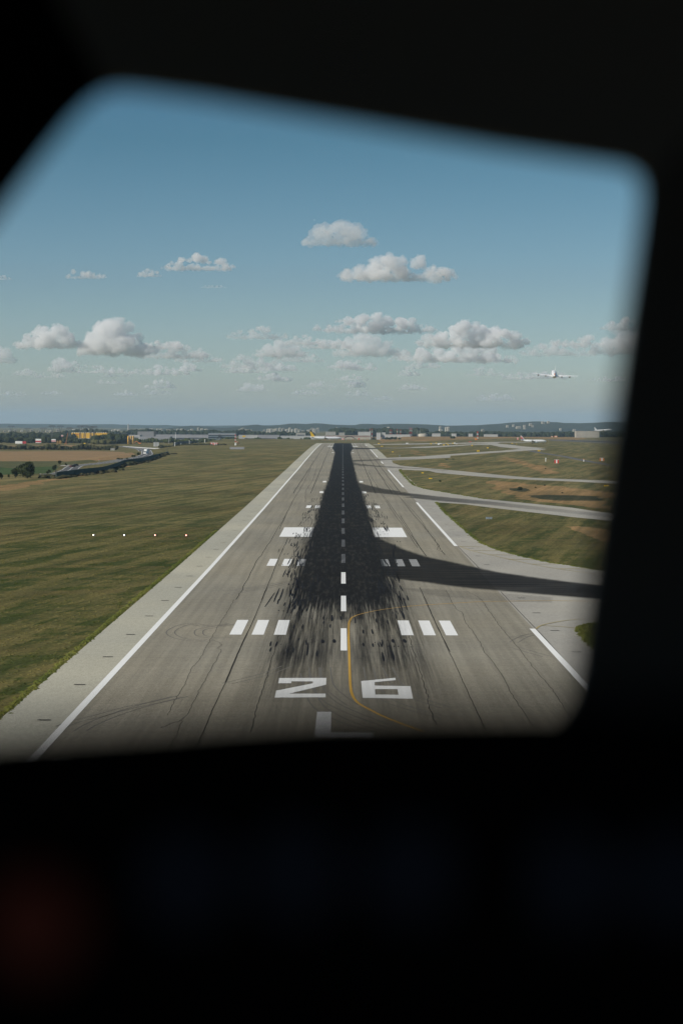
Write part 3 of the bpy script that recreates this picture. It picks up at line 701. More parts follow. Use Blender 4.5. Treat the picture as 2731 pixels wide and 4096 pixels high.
_ico = None
def ico_data():
    global _ico
    if _ico is None:
        bm = bmesh.new(); bmesh.ops.create_icosphere(bm, subdivisions=2, radius=1)
        _ico = (np.array([v.co[:] for v in bm.verts]), [tuple(v.index for v in f.verts) for f in bm.faces]); bm.free()
    return _ico
def blob(mb, c, r, rough=.28):
    V, Fc = ico_data(); off = rng.random(3)*100; s = np.array(r)
    out = []
    for v in V:
        d = 1+rough*(noise.noise(Vector(v*1.7+off))*1.3+noise.noise(Vector(v*4+off))*.8)
        out.append(Vector(v*s*d)+Vector(c))
    mb.add(out, Fc)
def leaves(mb, c, r, n, size):
    """leaf-clump faces spread through an ellipsoid"""
    for _ in range(n):
        d = Vector(rng.normal(size=3)).normalized(); k = random.uniform(.45, 1.08)
        p = Vector((c[0]+d.x*r[0]*k, c[1]+d.y*r[1]*k, c[2]+d.z*r[2]*k))
        a = Vector(rng.normal(size=3)).normalized(); b_ = a.orthogonal().normalized(); c2 = a.cross(b_); s = size*random.uniform(.5, 1.3)
        mb.add([p-b_*s, p-c2*s*.7, p+b_*s, p+c2*s*.7], [(0, 1, 2, 3)])
def tree(x, y, h, wd, label, m='foliage', group=None, name='tree', leafn=900, lobes=5, z=None, cat='tree'):
    z = zt(x, y) if z is None else z
    t = thing(name, label, cat, (x, y, z), random.random()*6, group)
    tr = MB(); tr.tube((0, 0, -.3), (0, 0, h*.45), wd*.04+.1, wd*.02+.05, 6)
    for k in range(4):
        a = k*1.6; tr.tube((0, 0, h*.3), (math.cos(a)*wd*.25, math.sin(a)*wd*.25, h*.6), wd*.02+.05, .05, 5)
    tr.build('trunk', 'trunk', t)
    cr = MB()
    for k in range(lobes):
        a = random.random()*6.28; rr = random.uniform(.05, .33)*wd; zz = random.uniform(.25, .8)*h
        sz = wd*random.uniform(.14, .24)*(1.15-.5*zz/h)
        c = (math.cos(a)*rr, math.sin(a)*rr, zz)
        blob(cr, c, (sz*.75, sz*.75, sz*.8)); leaves(cr, c, (sz*1.2, sz*1.2, sz*1.25), leafn//lobes, wd*.035+.12)
    cr.build('crown', m, t); return t
def px_tree(px, pyb, ht_px, w_px, *a, D=None, **k):
    if D is None: p = U(px, pyb)
    else: q = at_dist(px, pyb, D); p = (q.x, q.y, q.z)
    s = p[1]/F
    return tree(p[0], p[1], ht_px*s, w_px*s, *a, **k)
def bush(px, pyb, ht_px, w_px, label, m='dark_foliage', group=None, leafn=250):
    p = U(px, pyb); s = p[1]/F; h, wd = ht_px*s, w_px*s
    t = thing('bush', label, 'bush', p, 0, group); mb = MB()
    for k in range(5):
        c = (random.uniform(-.32, .32)*wd, random.uniform(-.3, .3)*wd, h*random.uniform(.25, .5)); r = (wd*.2, wd*.2, h*.42)
        blob(mb, c, r); leaves(mb, c, (r[0]*1.3, r[1]*1.3, r[2]*1.2), leafn//5, wd*.04+.1)
    mb.build('foliage', m, t); return t
def wood(name, px0, px1, D, pytop, n, m, label, depth=150, hj=.25, zbase=None, wj=1.0):
    """a wood or hedge that reads as one mass: many lumpy crowns"""
    mb = MB()
    for i in range(n):
        px = random.uniform(px0, px1); d = D+random.uniform(0, depth); x = (px-1370)/F*d
        top = pytop(px) if callable(pytop) else pytop
        ztop = 32.2-(top-1700-(px-1370)*math.tan(ROLL)*0)*d/F; z0 = zt(x, d) if zbase is None else zbase
        h = max(1.5, (ztop-z0)*random.uniform(1-hj*1.6, 1.0)); r = h*random.uniform(.35, .6)*wj
        blob(mb, (x, d, z0+h*.55), (r, r, h*.5), .3)
    o = mb.build(name, m); props(o, label, 'woodland', None, 'stuff'); return o

def add_lump(mb, x, y, hh): blob(mb, (x, y, zt(x, y)+hh*.3), (hh*1.6, hh*1.8, hh*.8), .3)
fence_scrub()
# near trees by the road, left edge
px_tree(110, 1913, 66, 86, 'large dark poplar clump beside the green field at the left edge', 'foliage', leafn=2600, lobes=16)
px_tree(62, 1912, 44, 40, 'low spreading tree left of the large poplar clump', 'foliage', leafn=900)
px_tree(8, 1917, 28, 34, 'dark squat tree at the far left of the fence', 'dark_foliage', leafn=900)
px_tree(38, 1914, 20, 14, 'small round tree between the squat tree and the poplars', 'foliage', leafn=400)
px_tree(241, 1864, 25, 20, 'single round tree by the road bend', 'dark_foliage', leafn=600)
px_tree(223, 1882, 26, 28, 'bushy tree beside the lane below the round tree', 'dark_foliage', leafn=600)
px_tree(196, 1898, 22, 22, 'small leafy tree near the white post and road', 'foliage', leafn=500)
px_tree(265, 1862, 12, 14, 'low dark tree right of the round tree', 'dark_foliage', leafn=400)
bush(480, 1838, 7, 28, 'dark bush at the corner of the stubble field'); bush(535, 1828, 9, 24, 'brown green bush where the stubble field meets the road')
bush(555, 1820, 12, 16, 'bush beside the road bend near the white lorry'); bush(1800-1290, 1836, 5, 12, 'tiny dark bush on the verge of the road')
# hedge between fields
wood('hedge', -150, 470, 2480, lambda p: 1785+3*math.sin(p*.05)-5*math.exp(-((p-205)/28)**2)-4*math.exp(-((p-5)/18)**2)-6*math.exp(-((p-340)/30)**2), 260, 'scrub', 'dark scrubby hedge between the two stubble fields', 60, .2, 0)
wood('wood', -150, 280, 3300, lambda p: 1752+3*math.sin(p*.13), 240, 'dark_foliage', 'dark tree belt behind the far stubble field on the left', 250, .3, 0)
wood('wood', -150, 300, 4300, lambda p: 1734+3*math.sin(p*.07+1), 260, 'dark_foliage', 'tree belt under the pylons on the left', 300, .3, 0)
wood('wood', 280, 420, 3300, lambda p: 1756+2*math.sin(p*.2), 90, 'dark_foliage', 'dark low trees in front of the yellow warehouse', 150, .3, 0)
wood('wood', 370, 505, 3250, lambda p: 1744+5*math.sin((p-360)*.022+2.2), 110, 'dark_foliage', 'tall dark trees right of the yellow warehouse', 120, .15, 0)
wood('wood', 366, 460, 3150, lambda p: 1761+2*math.sin(p*.1), 40, 'olive_foliage', 'olive coloured trees below the tall dark trees', 60, .15, 0)
wood('wood', 540, 860, 3450, lambda p: 1757+3*math.sin(p*.09), 200, 'foliage', 'green trees in front of the grey warehouses', 150, .3, 0)
wood('wood', 850, 1240, 3700, lambda p: 1752+3*math.sin(p*.06), 150, 'foliage', 'green trees along the white warehouses', 150, .35, 0)
wood('wood', 600, 1000, 5600, lambda p: 1722+2*math.sin(p*.05), 200, 'dark_foliage', 'distant trees behind the office building', 400, .3, 0)
wood('wood', 250, 640, 5600, lambda p: 1722+4*math.sin(p*.03), 150, 'dark_foliage', 'distant trees behind the pale city buildings', 400, .3, 0)
wood('wood', 1000, 1260, 5200, lambda p: 1727+2*math.sin(p*.06), 120, 'dark_foliage', 'dark trees below the apartment towers', 300, .3, 0)
wood('wood', 1320, 1700, 5400, lambda p: 1714+2*math.sin(p*.04), 330, 'dark_foliage', 'long dark forest behind the masts', 500, .15, 0)
wood('wood', 1680, 1830, 5200, lambda p: 1724+2*math.sin(p*.06), 110, 'dark_foliage', 'dark forest behind the red white masts', 300, .3, 0)
wood('wood', 1805, 2310, 4900, lambda p: 1725-1.5*math.sin(p*.02), 300, 'dark_foliage', 'dark forest line behind the taxiing airliner', 400, .15, 0)
wood('wood', 2300, 2560, 4900, lambda p: 1722, 200, 'dark_foliage', 'dark forest behind the pale wall at the right', 400, .2, 0)
px_tree(1492, 1746, 17, 28, 'broad dark tree left of the white tents', 'dark_foliage', D=3900, leafn=500)
for px, hw, lb in ((1546, 13, 'left bush of the dark row before the white tents'), (1563, 15, 'second bush of the dark row, taller'), (1580, 16, 'third and highest bush of the dark row'), (1594, 10, 'small right bush of the dark row')):
    p = at_dist(px, 1757, 3250); bush(px, 1758, hw*.8, 20, lb, leafn=150)
bush(1807, 1754, 11, 28, 'dark pointed bush alone on the dry grass rise')
for px, py, wpx, lb in ((1760, 1927, 14, 'small bush at the left tip of the dry hollow'), (2178, 1943, 10, 'dark bush alone in the middle of the dry hollow'), (2140, 1951, 8, 'tiny bush left of the dark bush in the hollow'), (2180, 1876, 6, 'dot of bush on the dry bank'), (2078, 1960, 26, 'flat dark shrub patch in the hollow'), (2248, 1973, 8, 'small bush at the lower rim of the hollow')):
    bush(px, py, wpx*.55, wpx, lb, leafn=120)
bush(1785, 1838, 3, 14, 'low dark bush in the grass above the second taxiway', leafn=80); bush(1811, 1837, 3, 14, 'low dark bush right of its twin above the second taxiway', leafn=80)
wood('hedge', 640, 905, 2480, lambda p: 1779+3*math.sin(p*.03)+abs(p-780)*.01, 200, 'scrub', 'dark overgrown ditch at the left field edge', 120, .3, None, 1.2)

# ---------------------------------------------------------------- buildings
def building(px0, px1, pyt, pyb, D, m, label, name='warehouse', cat='building', group=None, depth=60, roof=None, bands=(), rz=0.0, vents=0, doors=0):
    s = D/F; a = at_dist(px0, pyb, D); b_ = at_dist(px1, pyb, D); top = at_dist(px0, pyt, D).z; z0 = min(a.z, zt(a.x, D))-0.3
    wd = (px1-px0)*s; cxx = (a.x+b_.x)/2; h = top-z0
    t = thing(name, label, cat, (cxx, D+depth/2, z0), rz, group)
    MB().box((0, 0, h*.5), (wd, depth, h)).build('wall', m, t)
    r = MB().box((0, 0, h+.25), (wd+.6, depth+.6, .5)); r.build('roof', roof or m, t)
    if vents:
        vm = MB()
        for k in range(vents): vm.box((-wd/2+(k+.5)*wd/vents, -depth/2+3, h+1.1), (wd/vents*.45, 3, 1.2))
        pieces('vent', vm, 'white_shell', t)
    for (u0, u1, v0, v1, bm_) in bands:                      # window bands / coloured strips: fractions of width and height
        MB().box(((u0+u1)/2*wd-wd/2, -depth/2-.12, (v0+v1)/2*h), ((u1-u0)*wd, .3, (v1-v0)*h)).build('window_band' if bm_ in ('glass_dark',) else 'panel', bm_, t)
    for k in range(doors):
        MB().box((-wd/2+(k+.5)*wd/doors, -depth/2-.15, h*.16), (wd/doors*.45, .3, h*.3)).build('door', 'glass_dark', t)
    return t
mat('glass_dark', (.03, .04, .05), .3, .2, .1); mat('yellow_clad', (.78, .45, .03), .6, .06, .05); mat('grey_clad', (.24, .24, .25), .7, .05, .05)
mat('pale_clad', (.31, .31, .33), .7, .06, .05); mat('white_clad', (.46, .46, .45), .7, .05, .05); mat('red_clad', (.5, .05, .06), .6, .05)
mat('dull_red', (.22, .08, .08), .7, .05, .05); mat('dark_clad', (.05, .055, .06), .7, .1, .05); mat('cream', (.42, .38, .31), .8, .1, .1); mat('cream2', (.36, .33, .28), .8, .1, .1); mat('concrete', (.36, .35, .32), .85, .12, .3)
mat('tower_cream', (.66, .60, .50), .8, .08, .1); mat('signal_red', (.6, .05, .03), .6, 0); mat('signal_orange', (.65, .22, .05), .6, 0); mat('signal_white', (.8, .8, .78), .6, 0); mat('sign_yellow', (.75, .50, .03), .6, 0); mat('sign_black', (.02, .02, .02), .6, 0); mat('steel', (.22, .22, .22), .6, .1)
mat('rust_orange', (.34, .15, .06), .8, .1, .4); mat('tank_yellow', (.68, .36, .03), .6, .1, .2); mat('grey_blue', (.25, .3, .33), .6, .1)
yb = building(286, 428, 1732.5, 1757, 4400, 'yellow_clad', 'long bright yellow warehouse with white base under the pylons', vents=16, bands=[(0, 1, .0, .2, 'white_clad')], depth=70)
L = MB()
for k in range(4): L.box((-30+k*2.6, -35.25, 11.0), (1.7, .2, 1.6))
pieces('sign_lettering', L, 'red_clad', yb)
L = MB()
for k in range(3): L.box((5+k*4.6, -35.25, 8.3), (3.2, .2, .8)); L.box((5+k*4.6-1.1, -35.25, 7.0), (.8, .2, 3.0)); L.box((5+k*4.6+1, -35.25, 6.4), (.8, .2, 2.2))
L.build('sign_lettering', 'grey_clad', yb)
building(436, 506, 1734, 1757, 4500, 'dark_clad', 'dark warehouse with a red line under its roof', bands=[(.3, 1, .62, .78, 'red_clad'), (.96, 1, .2, .62, 'red_clad')])
building(551, 616, 1726.5, 1746, 4300, 'grey_clad', 'tall plain grey box warehouse', depth=50)
building(616, 626, 1725, 1747, 4299, 'dark_clad', 'dark right side of the tall plain grey warehouse', name='building', depth=48)  # right side of the grey box, built as its own darker block
building(505, 560, 1741, 1757, 4100, 'white_clad', 'low white warehouse behind the yellow silos', depth=50, bands=[(.1, .9, .5, .7, 'grey_clad')])
building(560, 680, 1747, 1762, 4000, 'pale_clad', 'low pale grey warehouse with ribbed roof before the grey box', depth=60, bands=[(0, 1, .45, .6, 'grey_clad')])
building(624, 760, 1739, 1757, 4200, 'pale_clad', 'long pale grey warehouse right of the grey box', depth=60, bands=[(.5, .9, .1, .4, 'dark_clad')], roof='pale_clad')
building(748, 834, 1740, 1758, 3900, 'pale_clad', 'pale warehouse with a thin dark window band left of the office', bands=[(.05, .8, .42, .55, 'glass_dark')])
ob = building(834, 942, 1733, 1757, 3800, 'grey_blue', 'glassy four storey office building with a yellow ground strip', name='office_building', depth=40,
              bands=[(0, 1, .84, .93, 'pale_clad'), (0, 1, .66, .78, 'glass_dark'), (0, 1, .44, .58, 'glass_dark'), (0, 1, .22, .36, 'glass_dark'), (.47, .88, .03, .1, 'sign_yellow')])
MB().box((-4.5, -20.8, 6.5), (5, 1.2, 13.5)).build('stair_tower', 'dark_clad', ob)
MB().box((6, 0, 13.6), (16, 20, 2.2)).build('roof_house', 'white_clad', ob)
building(955, 1030, 1741, 1759, 3850, 'white_clad', 'white warehouse with a yellow sign beside the office', bands=[(.2, .35, .7, .95, 'sign_yellow'), (.3, .75, .4, .52, 'glass_dark')], depth=50)
building(1030, 1117, 1741, 1759, 3840, 'pale_clad', 'pale warehouse with dark window band next to the white warehouse', bands=[(.1, .8, .4, .52, 'glass_dark')], depth=50)
building(1122, 1300, 1744, 1753, 3900, 'white_clad', 'very long low white building behind the yellow tailed aircraft', depth=40, bands=[(0, 1, .1, .25, 'grey_clad')])
building(1300, 1480, 1742, 1750, 4000, 'cream', 'low cream terminal building with a thin red roof line', depth=40, bands=[(0, 1, .84, .92, 'dull_red')])
building(1184, 1221, 1731.5, 1744, 4200, 'concrete', 'square concrete block with small windows above the long white building', name='building', bands=[(.1, .9, .6, .75, 'glass_dark')], depth=20)
building(1302, 1342, 1727.5, 1741, 4300, 'concrete', 'stepped concrete block left of the arched canopy', name='building', bands=[(.1, .9, .5, .62, 'glass_dark')], depth=20)
building(1355, 1378, 1731, 1740, 4350, 'concrete', 'small grey block beside the stepped concrete block', name='building', depth=20)
building(1432, 1482, 1728, 1742, 4300, 'white_clad', 'white hangar left of the broad dark tree', depth=30, bands=[(.3, .7, 0, .5, 'pale_clad')])
building(1506, 1522, 1731.5, 1742, 4250, 'white_clad', 'small white hangar right of the broad dark tree', depth=30)
building(1528, 1541, 1730.5, 1740, 4260, 'white_clad', 'tiny white hangar beside the small white hangar', depth=30)
building(1540, 1640, 1738.5, 1744, 4200, 'white_clad', 'low white strip building behind the dark bush row', depth=20)
building(1728, 1760, 1734.5, 1740, 4400, 'white_clad', 'low white shed behind the dry rise', name='shed', depth=12)
building(1806, 1824, 1735, 1740, 4500, 'white_clad', 'white shed in front of the dark forest', name='shed', depth=12)
building(1874, 1890, 1735.5, 1740, 4500, 'white_clad', 'second white shed in front of the forest near the striped mast', name='shed', depth=12)
building(1935, 1990, 1738, 1741, 4500, 'white_clad', 'long low white shed at the forest foot', name='shed', depth=12)
building(2303, 2395, 1724.5, 1740, 4100, 'cream2', 'tall plain beige noise wall hangar at the right edge', name='hangar', depth=30, bands=[(.34, .36, 0, 1, 'concrete')])
# round beige tank and arched canopy
t = thing('storage_tank', 'wide round beige tank beyond the dry grass', 'tank', (at_dist(1690, 1742, 4300).x, 4300, 0))
MB().lathe([(0, 10), (13.2, 10), (14.3, 6), (14.6, .5)], 20, 'Z').build('shell', 'cream', t, True)
t = thing('arched_canopy', 'dark arched lattice canopy behind the antenna row', 'canopy', (at_dist(1397, 1747, 3700).x, 3700, zt(13, 3700)+4))
mb = MB()
for k in range(14):
    a0, a1 = math.pi*(.18+.64*k/14), math.pi*(.18+.64*(k+1)/14)
    mb.tube((-15*math.cos(a0), 0, 15*math.sin(a0)-8), (-15*math.cos(a1), 0, 15*math.sin(a1)-8), .7)
    if k % 2: mb.tube((-15*math.cos(a0), 0, 15*math.sin(a0)-8), (-15*math.cos(a0), 12, 15*math.sin(a0)-8), .3)
mb.build('arch', 'dark_clad', t)
mb = MB(); [mb.tube((x, 0, -4), (x, 0, 4.5), .3) for x in (-12, -6, 0, 6, 12)]; pieces('column', mb, 'steel', t)

# far city: pale apartment blocks
def city(spec, group, label, D0=7600):
    order = {k: n for n, k in enumerate(sorted(range(len(spec)), key=lambda k: spec[k][0]))}
    for i, (px, wpx, pt, pb) in enumerate(spec):
        D = D0+random.uniform(-300, 500); s = D/F; a = at_dist(px, pb, D); top = at_dist(px, pt, D).z
        z0 = 0; h = top-z0; wd = wpx*s
        t = thing('apartment_block', ordinal(order[i], len(spec), label), 'apartment block', (a.x, D, z0), 0.35, group)
        MB().box((0, 0, h/2), (wd, wd*.6, h)).build('wall', random.choice(('tower_cream', 'tower_cream', 'cream')), t)
        MB().box((wd*.1, 0, h+.9), (wd*.4, wd*.3, 1.8)).build('roof', 'concrete', t)
        wm = MB()
        for r in range(int(h/4.5)): wm.box((0, -wd*.3-.1, 2.8+r*4.5), (wd*.86, .4, 1.3))
        wm.build('window_band', 'glass_dark', t)
tow = [(1058, 9, 1719, 1730), (1072, 9, 1716, 1730), (1084, 13, 1715, 1730), (1097, 8, 1716, 1727), (1106, 9, 1714, 1728), (1119, 8, 1712, 1724), (1133, 12, 1714, 1731), (1148, 12, 1717, 1732), (1159, 8, 1711, 1729), (1171, 10, 1717, 1731), (1185, 10, 1714, 1729)]
city(tow, 'apartment towers below the wooded hill left of centre', 'pale towers below the wooded hill')
city([(1198, 9, 1719, 1727), (1213, 9, 1722, 1728), (1232, 9, 1720, 1727), (1240, 8, 1717, 1726), (1248, 8, 1712, 1722), (1256, 9, 1715, 1727), (1264, 8, 1716, 1727), (1272, 9, 1712, 1727)], 'pale blocks right of the apartment towers', 'pale blocks above the yellow tail')
city([(955, 10, 1719, 1725), (965, 9, 1716, 1725), (972, 12, 1712.5, 1725), (983, 8, 1718, 1726), (995, 10, 1718, 1725), (1003, 8, 1719, 1725)], 'white blocks above the pale warehouses', 'white blocks above the white warehouse')
city([(675, 16, 1718, 1725), (695, 12, 1718, 1725), (712, 10, 1716, 1724), (727, 10, 1715, 1724), (740, 9, 1719, 1726), (758, 9, 1720, 1727), (768, 10, 1716, 1724), (794, 8, 1711, 1724), (808, 9, 1714, 1725), (825, 12, 1716, 1723)], 'white blocks on the skyline left of the office', 'skyline blocks left of the glassy office')
city([(452, 9, 1719, 1727), (463, 10, 1717, 1727), (476, 9, 1718, 1727), (562, 9, 1716, 1724), (605, 9, 1714, 1722), (632, 8, 1715, 1724), (645, 9, 1716, 1724)], 'pale blocks behind the dark warehouse', 'pale blocks behind the dark warehouse')
city([(20, 10, 1722, 1728), (40, 9, 1722, 1728), (62, 9, 1719, 1727), (88, 8, 1720, 1726), (128, 12, 1718, 1727), (160, 10, 1722, 1728), (190, 12, 1722, 1729), (205, 10, 1721, 1729), (232, 12, 1717, 1727), (262, 10, 1722, 1729), (298, 14, 1717, 1728), (330, 12, 1716, 1727), (362, 12, 1716, 1728), (395, 10, 1720, 1728)], 'pale blocks behind the pylons', 'low pale blocks behind the pylons')
city([(1781-20, 13, 1718, 1727), (1784, 9, 1709, 1716), (1760, 7, 1706, 1711), (1786, 12, 1719, 1727), (1930, 12, 1718, 1721), (1345, 7, 1710, 1719), (1553, 9, 1708, 1712), (1792, 8, 1708, 1713)], 'white buildings on the wooded slope', 'white buildings on the wooded slope', 7000)
# tall slim tower at the left
p = at_dist(514, 1725, 6000); t = thing('water_tower', 'slim white tower rising above the left skyline', 'tower', (p.x, 6000, 0))
MB().tube((0, 0, 0), (0, 0, 32), 1.9, 1.7, 10).build('shaft', 'white_clad', t); MB().tube((0, 0, 32), (0, 0, 33), 1.2, 1.0, 10).build('roof', 'cream', t); MB().box((2, 0, 8), (10, 8, 16)).build('base_building', 'cream', t)

# hills
def hill(name, D, prof, m, seed, depth=2500, zmul=1.0):
    """ridge rising away from the camera, top line following prof [(px, py)]"""
    pxs = np.arange(-500, 3300, 10.0); n = len(pxs); vs = []; rows = 7
    ty = np.interp(pxs, [p[0] for p in prof], [p[1] for p in prof])
    for r in range(rows):
        k = r/(rows-1)
        for i, px in enumerate(pxs):
            d = D+depth*k; x = (px-1370)/F*D
            top = 32.2-(ty[i]-1700)*D/F+1.0*(px > 1370)*0
            top += (px-1370)*0.0
            e = math.sin(min(1, k*1.15)*math.pi/2) if k < .87 else math.cos((k-.87)/.13*math.pi/2)
            z = max(-2, top*e*(1+.0*k)+(7*noise.noise(Vector((x*.0035, d*.0035, seed)))+3*noise.noise(Vector((x*.012, d*.012, seed))))*e)
            vs.append((x, d, z))
    fs = [(r*n+i, r*n+i+1, (r+1)*n+i+1, (r+1)*n+i) for r in range(rows-1) for i in range(n-1)]
    me = bpy.data.meshes.new(name); me.from_pydata(vs, [], fs); o = link(name, me, m); props(o, kind='structure'); return o
hill('hills', 16000, [(-500, 1699), (0, 1699.5), (300, 1701), (560, 1704), (640, 1706), (780, 1706), (1000, 1702), (1400, 1702), (3300, 1700)], 'hill_wood', 1.0, 3000)
hill('hills', 9800, [(-500, 1730), (560, 1725), (640, 1712), (690, 1706), (760, 1710), (850, 1714), (900, 1710), (950, 1702), (985, 1700.5), (1010, 1705), (1050, 1706), (1090, 1700), (1130, 1694.5), (1175, 1696), (1210, 1697), (1240, 1694.5), (1290, 1697), (1350, 1700), (1430, 1700), (1445, 1696), (1500, 1695), (1600, 1694.5), (1680, 1694), (1740, 1697), (1800, 1700), (1900, 1700), (1980, 1697), (2050, 1692), (2110, 1689), (2200, 1687), (2270, 1681), (2310, 1682), (2350, 1686), (2440, 1686), (2520, 1682), (3300, 1680)], 'hill_wood', 5.0, 1500)
# scattered pale houses on the right hill
HS = sorted([(2052, 1701), (2028, 1704), (2096, 1703), (2120, 1697), (2128, 1703), (2066, 1709), (2074, 1708), (2170, 1689), (2191, 1687.5), (2097, 1711), (2240, 1716), (2295, 1720)])
for i, (px, py) in enumerate(HS):
    D = 9500; p = at_dist(px, py, D); wd = random.uniform(8, 16)
    t = thing('house', ordinal(i, len(HS), 'pale houses on the right hillside'), 'house', (p.x, D, p.z-8), .3, 'houses scattered on the right hillside')
    MB().box((0, 0, 5), (wd, 10, 9)).build('wall', 'cream', t)
    MB().add([(-wd/2, -6, 9.5), (wd/2, -6, 9.5), (wd/2, 6, 9.5), (-wd/2, 6, 9.5), (-wd/2, 0, 12), (wd/2, 0, 12)], [(0, 1, 5, 4), (3, 4, 5, 2), (0, 4, 3), (1, 2, 5), (0, 3, 2, 1)]).build('roof', 'cream2', t)

# ---------------------------------------------------------------- pylons and masts
mat('pylon_steel', (.10, .105, .11), .6, .1)
def pylon(px, py_top, D, label, h_px=None, wpx=28):
    p = at_dist(px, py_top, D); z0 = 0; h = p.z-z0; wd = wpx*D/F
    t = thing('pylon', label, 'pylon', (p.x, D, z0), random.uniform(-.15, .15), 'high voltage pylons on the left skyline')
    mb = MB(); r = .42
    for sx in (-1, 1):
        for sy in (-1, 1): mb.tube((sx*wd*.16, sy*wd*.1, 0), (sx*wd*.07, sy*.5, h*.6), r, r, 4)
    for k in range(6):
        z0_, z1_ = h*.6*k/6, h*.6*(k+1)/6; f = lambda z: wd*(.16-.09*z/(h*.6)); s = 1 if k % 2 else -1
        mb.tube((-s*f(z0_), 0, z0_), (s*f(z1_), 0, z1_), r*.7, r*.7, 4); mb.tube((s*f(z0_), 0, z0_), (-s*f(z1_), 0, z1_), r*.7, r*.7, 4)
    mb.build('lattice_body', 'pylon_steel', t)
    mb = MB()
    for sx in (-1, 1): mb.tube((sx*wd*.07, 0, h*.6), (sx*wd*.2, 0, h*.9), r, r, 4)
    mb.tube((-wd*.5, 0, h*.92), (wd*.5, 0, h*.92), r, r, 4); mb.tube((-wd*.3, 0, h), (wd*.3, 0, h), r*.8, r*.8, 4)
    for sx in (-1, 1): mb.tube((sx*wd*.5, 0, h*.92), (sx*wd*.3, 0, h), r*.8, r*.8, 4); mb.tube((sx*wd*.2, 0, h*.9), (sx*wd*.3, 0, h), r*.8, r*.8, 4); mb.tube((sx*wd*.12, 0, h*.92), (0, 0, h), r*.6, r*.6, 4)
    mb.build('crossarm', 'pylon_steel', t)
    return t
PY = [(46, 1703, 5200, 'faint pylon furthest left on the skyline'), (112, 1713, 5600, 'short faint pylon second from the left'), (175, 1712, 5600, 'short faint pylon left of the tall pylon'), (210, 1702, 4300, 'tall portal pylon left of the leaning boom'), (243, 1703, 4600, 'slim pylon right of the tall portal pylon'), (280, 1710, 3900, 'pylon at the left end of the yellow warehouse'), (322, 1703, 4000, 'pylon above the left half of the yellow warehouse'), (340, 1702, 4300, 'pylon above the middle of the yellow warehouse'), (364, 1706, 3900, 'low broad pylon above the right half of the yellow warehouse'), (377, 1704, 4400, 'rightmost pylon above the yellow warehouse')]
pys = [pylon(a, b_, c, l) for a, b_, c, l in PY]
# wires between neighbours
mb = MB()
for a, b_ in ((0, 3), (3, 6), (6, 7), (5, 8), (8, 9)):
    A, B = pys[a].location, pys[b_].location
    for off in (-6, 0, 6):
        pa = Vector((A.x+off, A.y, 27)); pb = Vector((B.x+off, B.y, 27)); last = pa
        for k in range(1, 9):
            t_ = k/8; q = pa.lerp(pb, t_); q.z -= 5*4*t_*(1-t_); mb.tube(last, q, .07, .07, 3, False); last = q
o = mb.build('power_lines', 'pylon_steel'); props(o, 'thin sagging power lines strung between the left pylons', 'power lines')
def mast(px, pt, pb, D, label, wm=1.2, cols=('signal_red', 'signal_white'), bands=5, name='mast', group=None, cat='mast', z0=None):
    a = at_dist(px, pb, D); top = at_dist(px, pt, D).z; z0 = min(a.z, zt(a.x, D)) if z0 is None else z0; h = top-z0
    t = thing(name, label, cat, (a.x, D, z0), 0, group)
    for c in (0, 1):
        mb = MB()
        for k in range(c, bands, 2):
            q0, q1 = h*k/bands, h*(k+1)/bands
            for sx in (-1, 1): mb.tube((sx*wm*.4, 0, q0), (sx*wm*.4, 0, q1), wm*.14, wm*.14, 5)
            mb.tube((-wm*.4, 0, q0), (wm*.4, 0, q1), wm*.1, wm*.1, 4); mb.tube((wm*.4, 0, q0), (-wm*.4, 0, q1), wm*.1, wm*.1, 4)
        mb.build('lattice_section', cols[c], t)
    return t
for px, pt, lb in ((1479, 1714, 'left mast of the pair beside the broad dark tree'), (1487, 1714, 'right mast of the pair beside the broad dark tree'), (1559, 1718, 'faint pair mast above the dark bush row, left'), (1565, 1718, 'faint pair mast above the dark bush row, right'), (1588, 1716, 'red white mast left of the middle pair'), (1601, 1717, 'red white mast right of the dark bush row'), (1638, 1710, 'taller left mast of the pair by the beige tank'), (1645, 1710, 'taller right mast of the pair by the beige tank'), (1667, 1717, 'grey mast left of the beige tank'), (1679, 1717, 'thin grey mast above the beige tank')):
    g = px > 1650
    mast(px, pt, 1741, 4450, lb, .9, ('steel', 'pale_clad') if g else ('signal_red', 'signal_white'), 5, group='striped lattice masts before the forest')
mast(514+189, 1729, 1758, 3500, 'bright white pole left of the office building', .9, ('signal_white', 'signal_white'), 1, 'pole', cat='pole', z0=2)
mast(676, 1742, 1765, 3300, 'grey pole left of the bright white pole', 1.2, ('pale_clad', 'pale_clad'), 1, 'pole', cat='pole', z0=0)
# striped mast with windsock, left
t = mast(942, 1738, 1780, 2500, 'red and white striped lattice mast with a windsock near the office', 1.0, bands=7, name='windsock_mast')
p = at_dist(942, 1780, 2500); mb = MB(); mb.box((0, 0, 1.0), (2, 2, 2.4)); mb.build('base_box', 'signal_white', t)
ws = MB(); ws.lathe([(0, .9), (1.6, .75), (3.2, .55), (5, .35)], 10, 'Y'); o = ws.build('windsock', mat('windsock', (.75, .4, .28), .8, .2, .6), t); o.rotation_euler = (R(-40), 0, R(-60)); o.location = (2.2, 0, 4.2)
MB().tube((0, 0, 0), (0, 0, 5), .12).build('sock_pole', 'steel', t).location = (2.2, 0, 0)
# striped tower right
t = mast(1909, 1726, 1763, 3300, 'striped lattice tower with an orange hut beyond the taxiways', 1.6, bands=5, name='radar_mast')
MB().box((-2.8, 0, 2), (4, 3, 4)).build('hut', 'signal_orange', t); MB().box((0, 0, .3), (7, 4, .6)).build('base_slab', 'dark_clad', t)
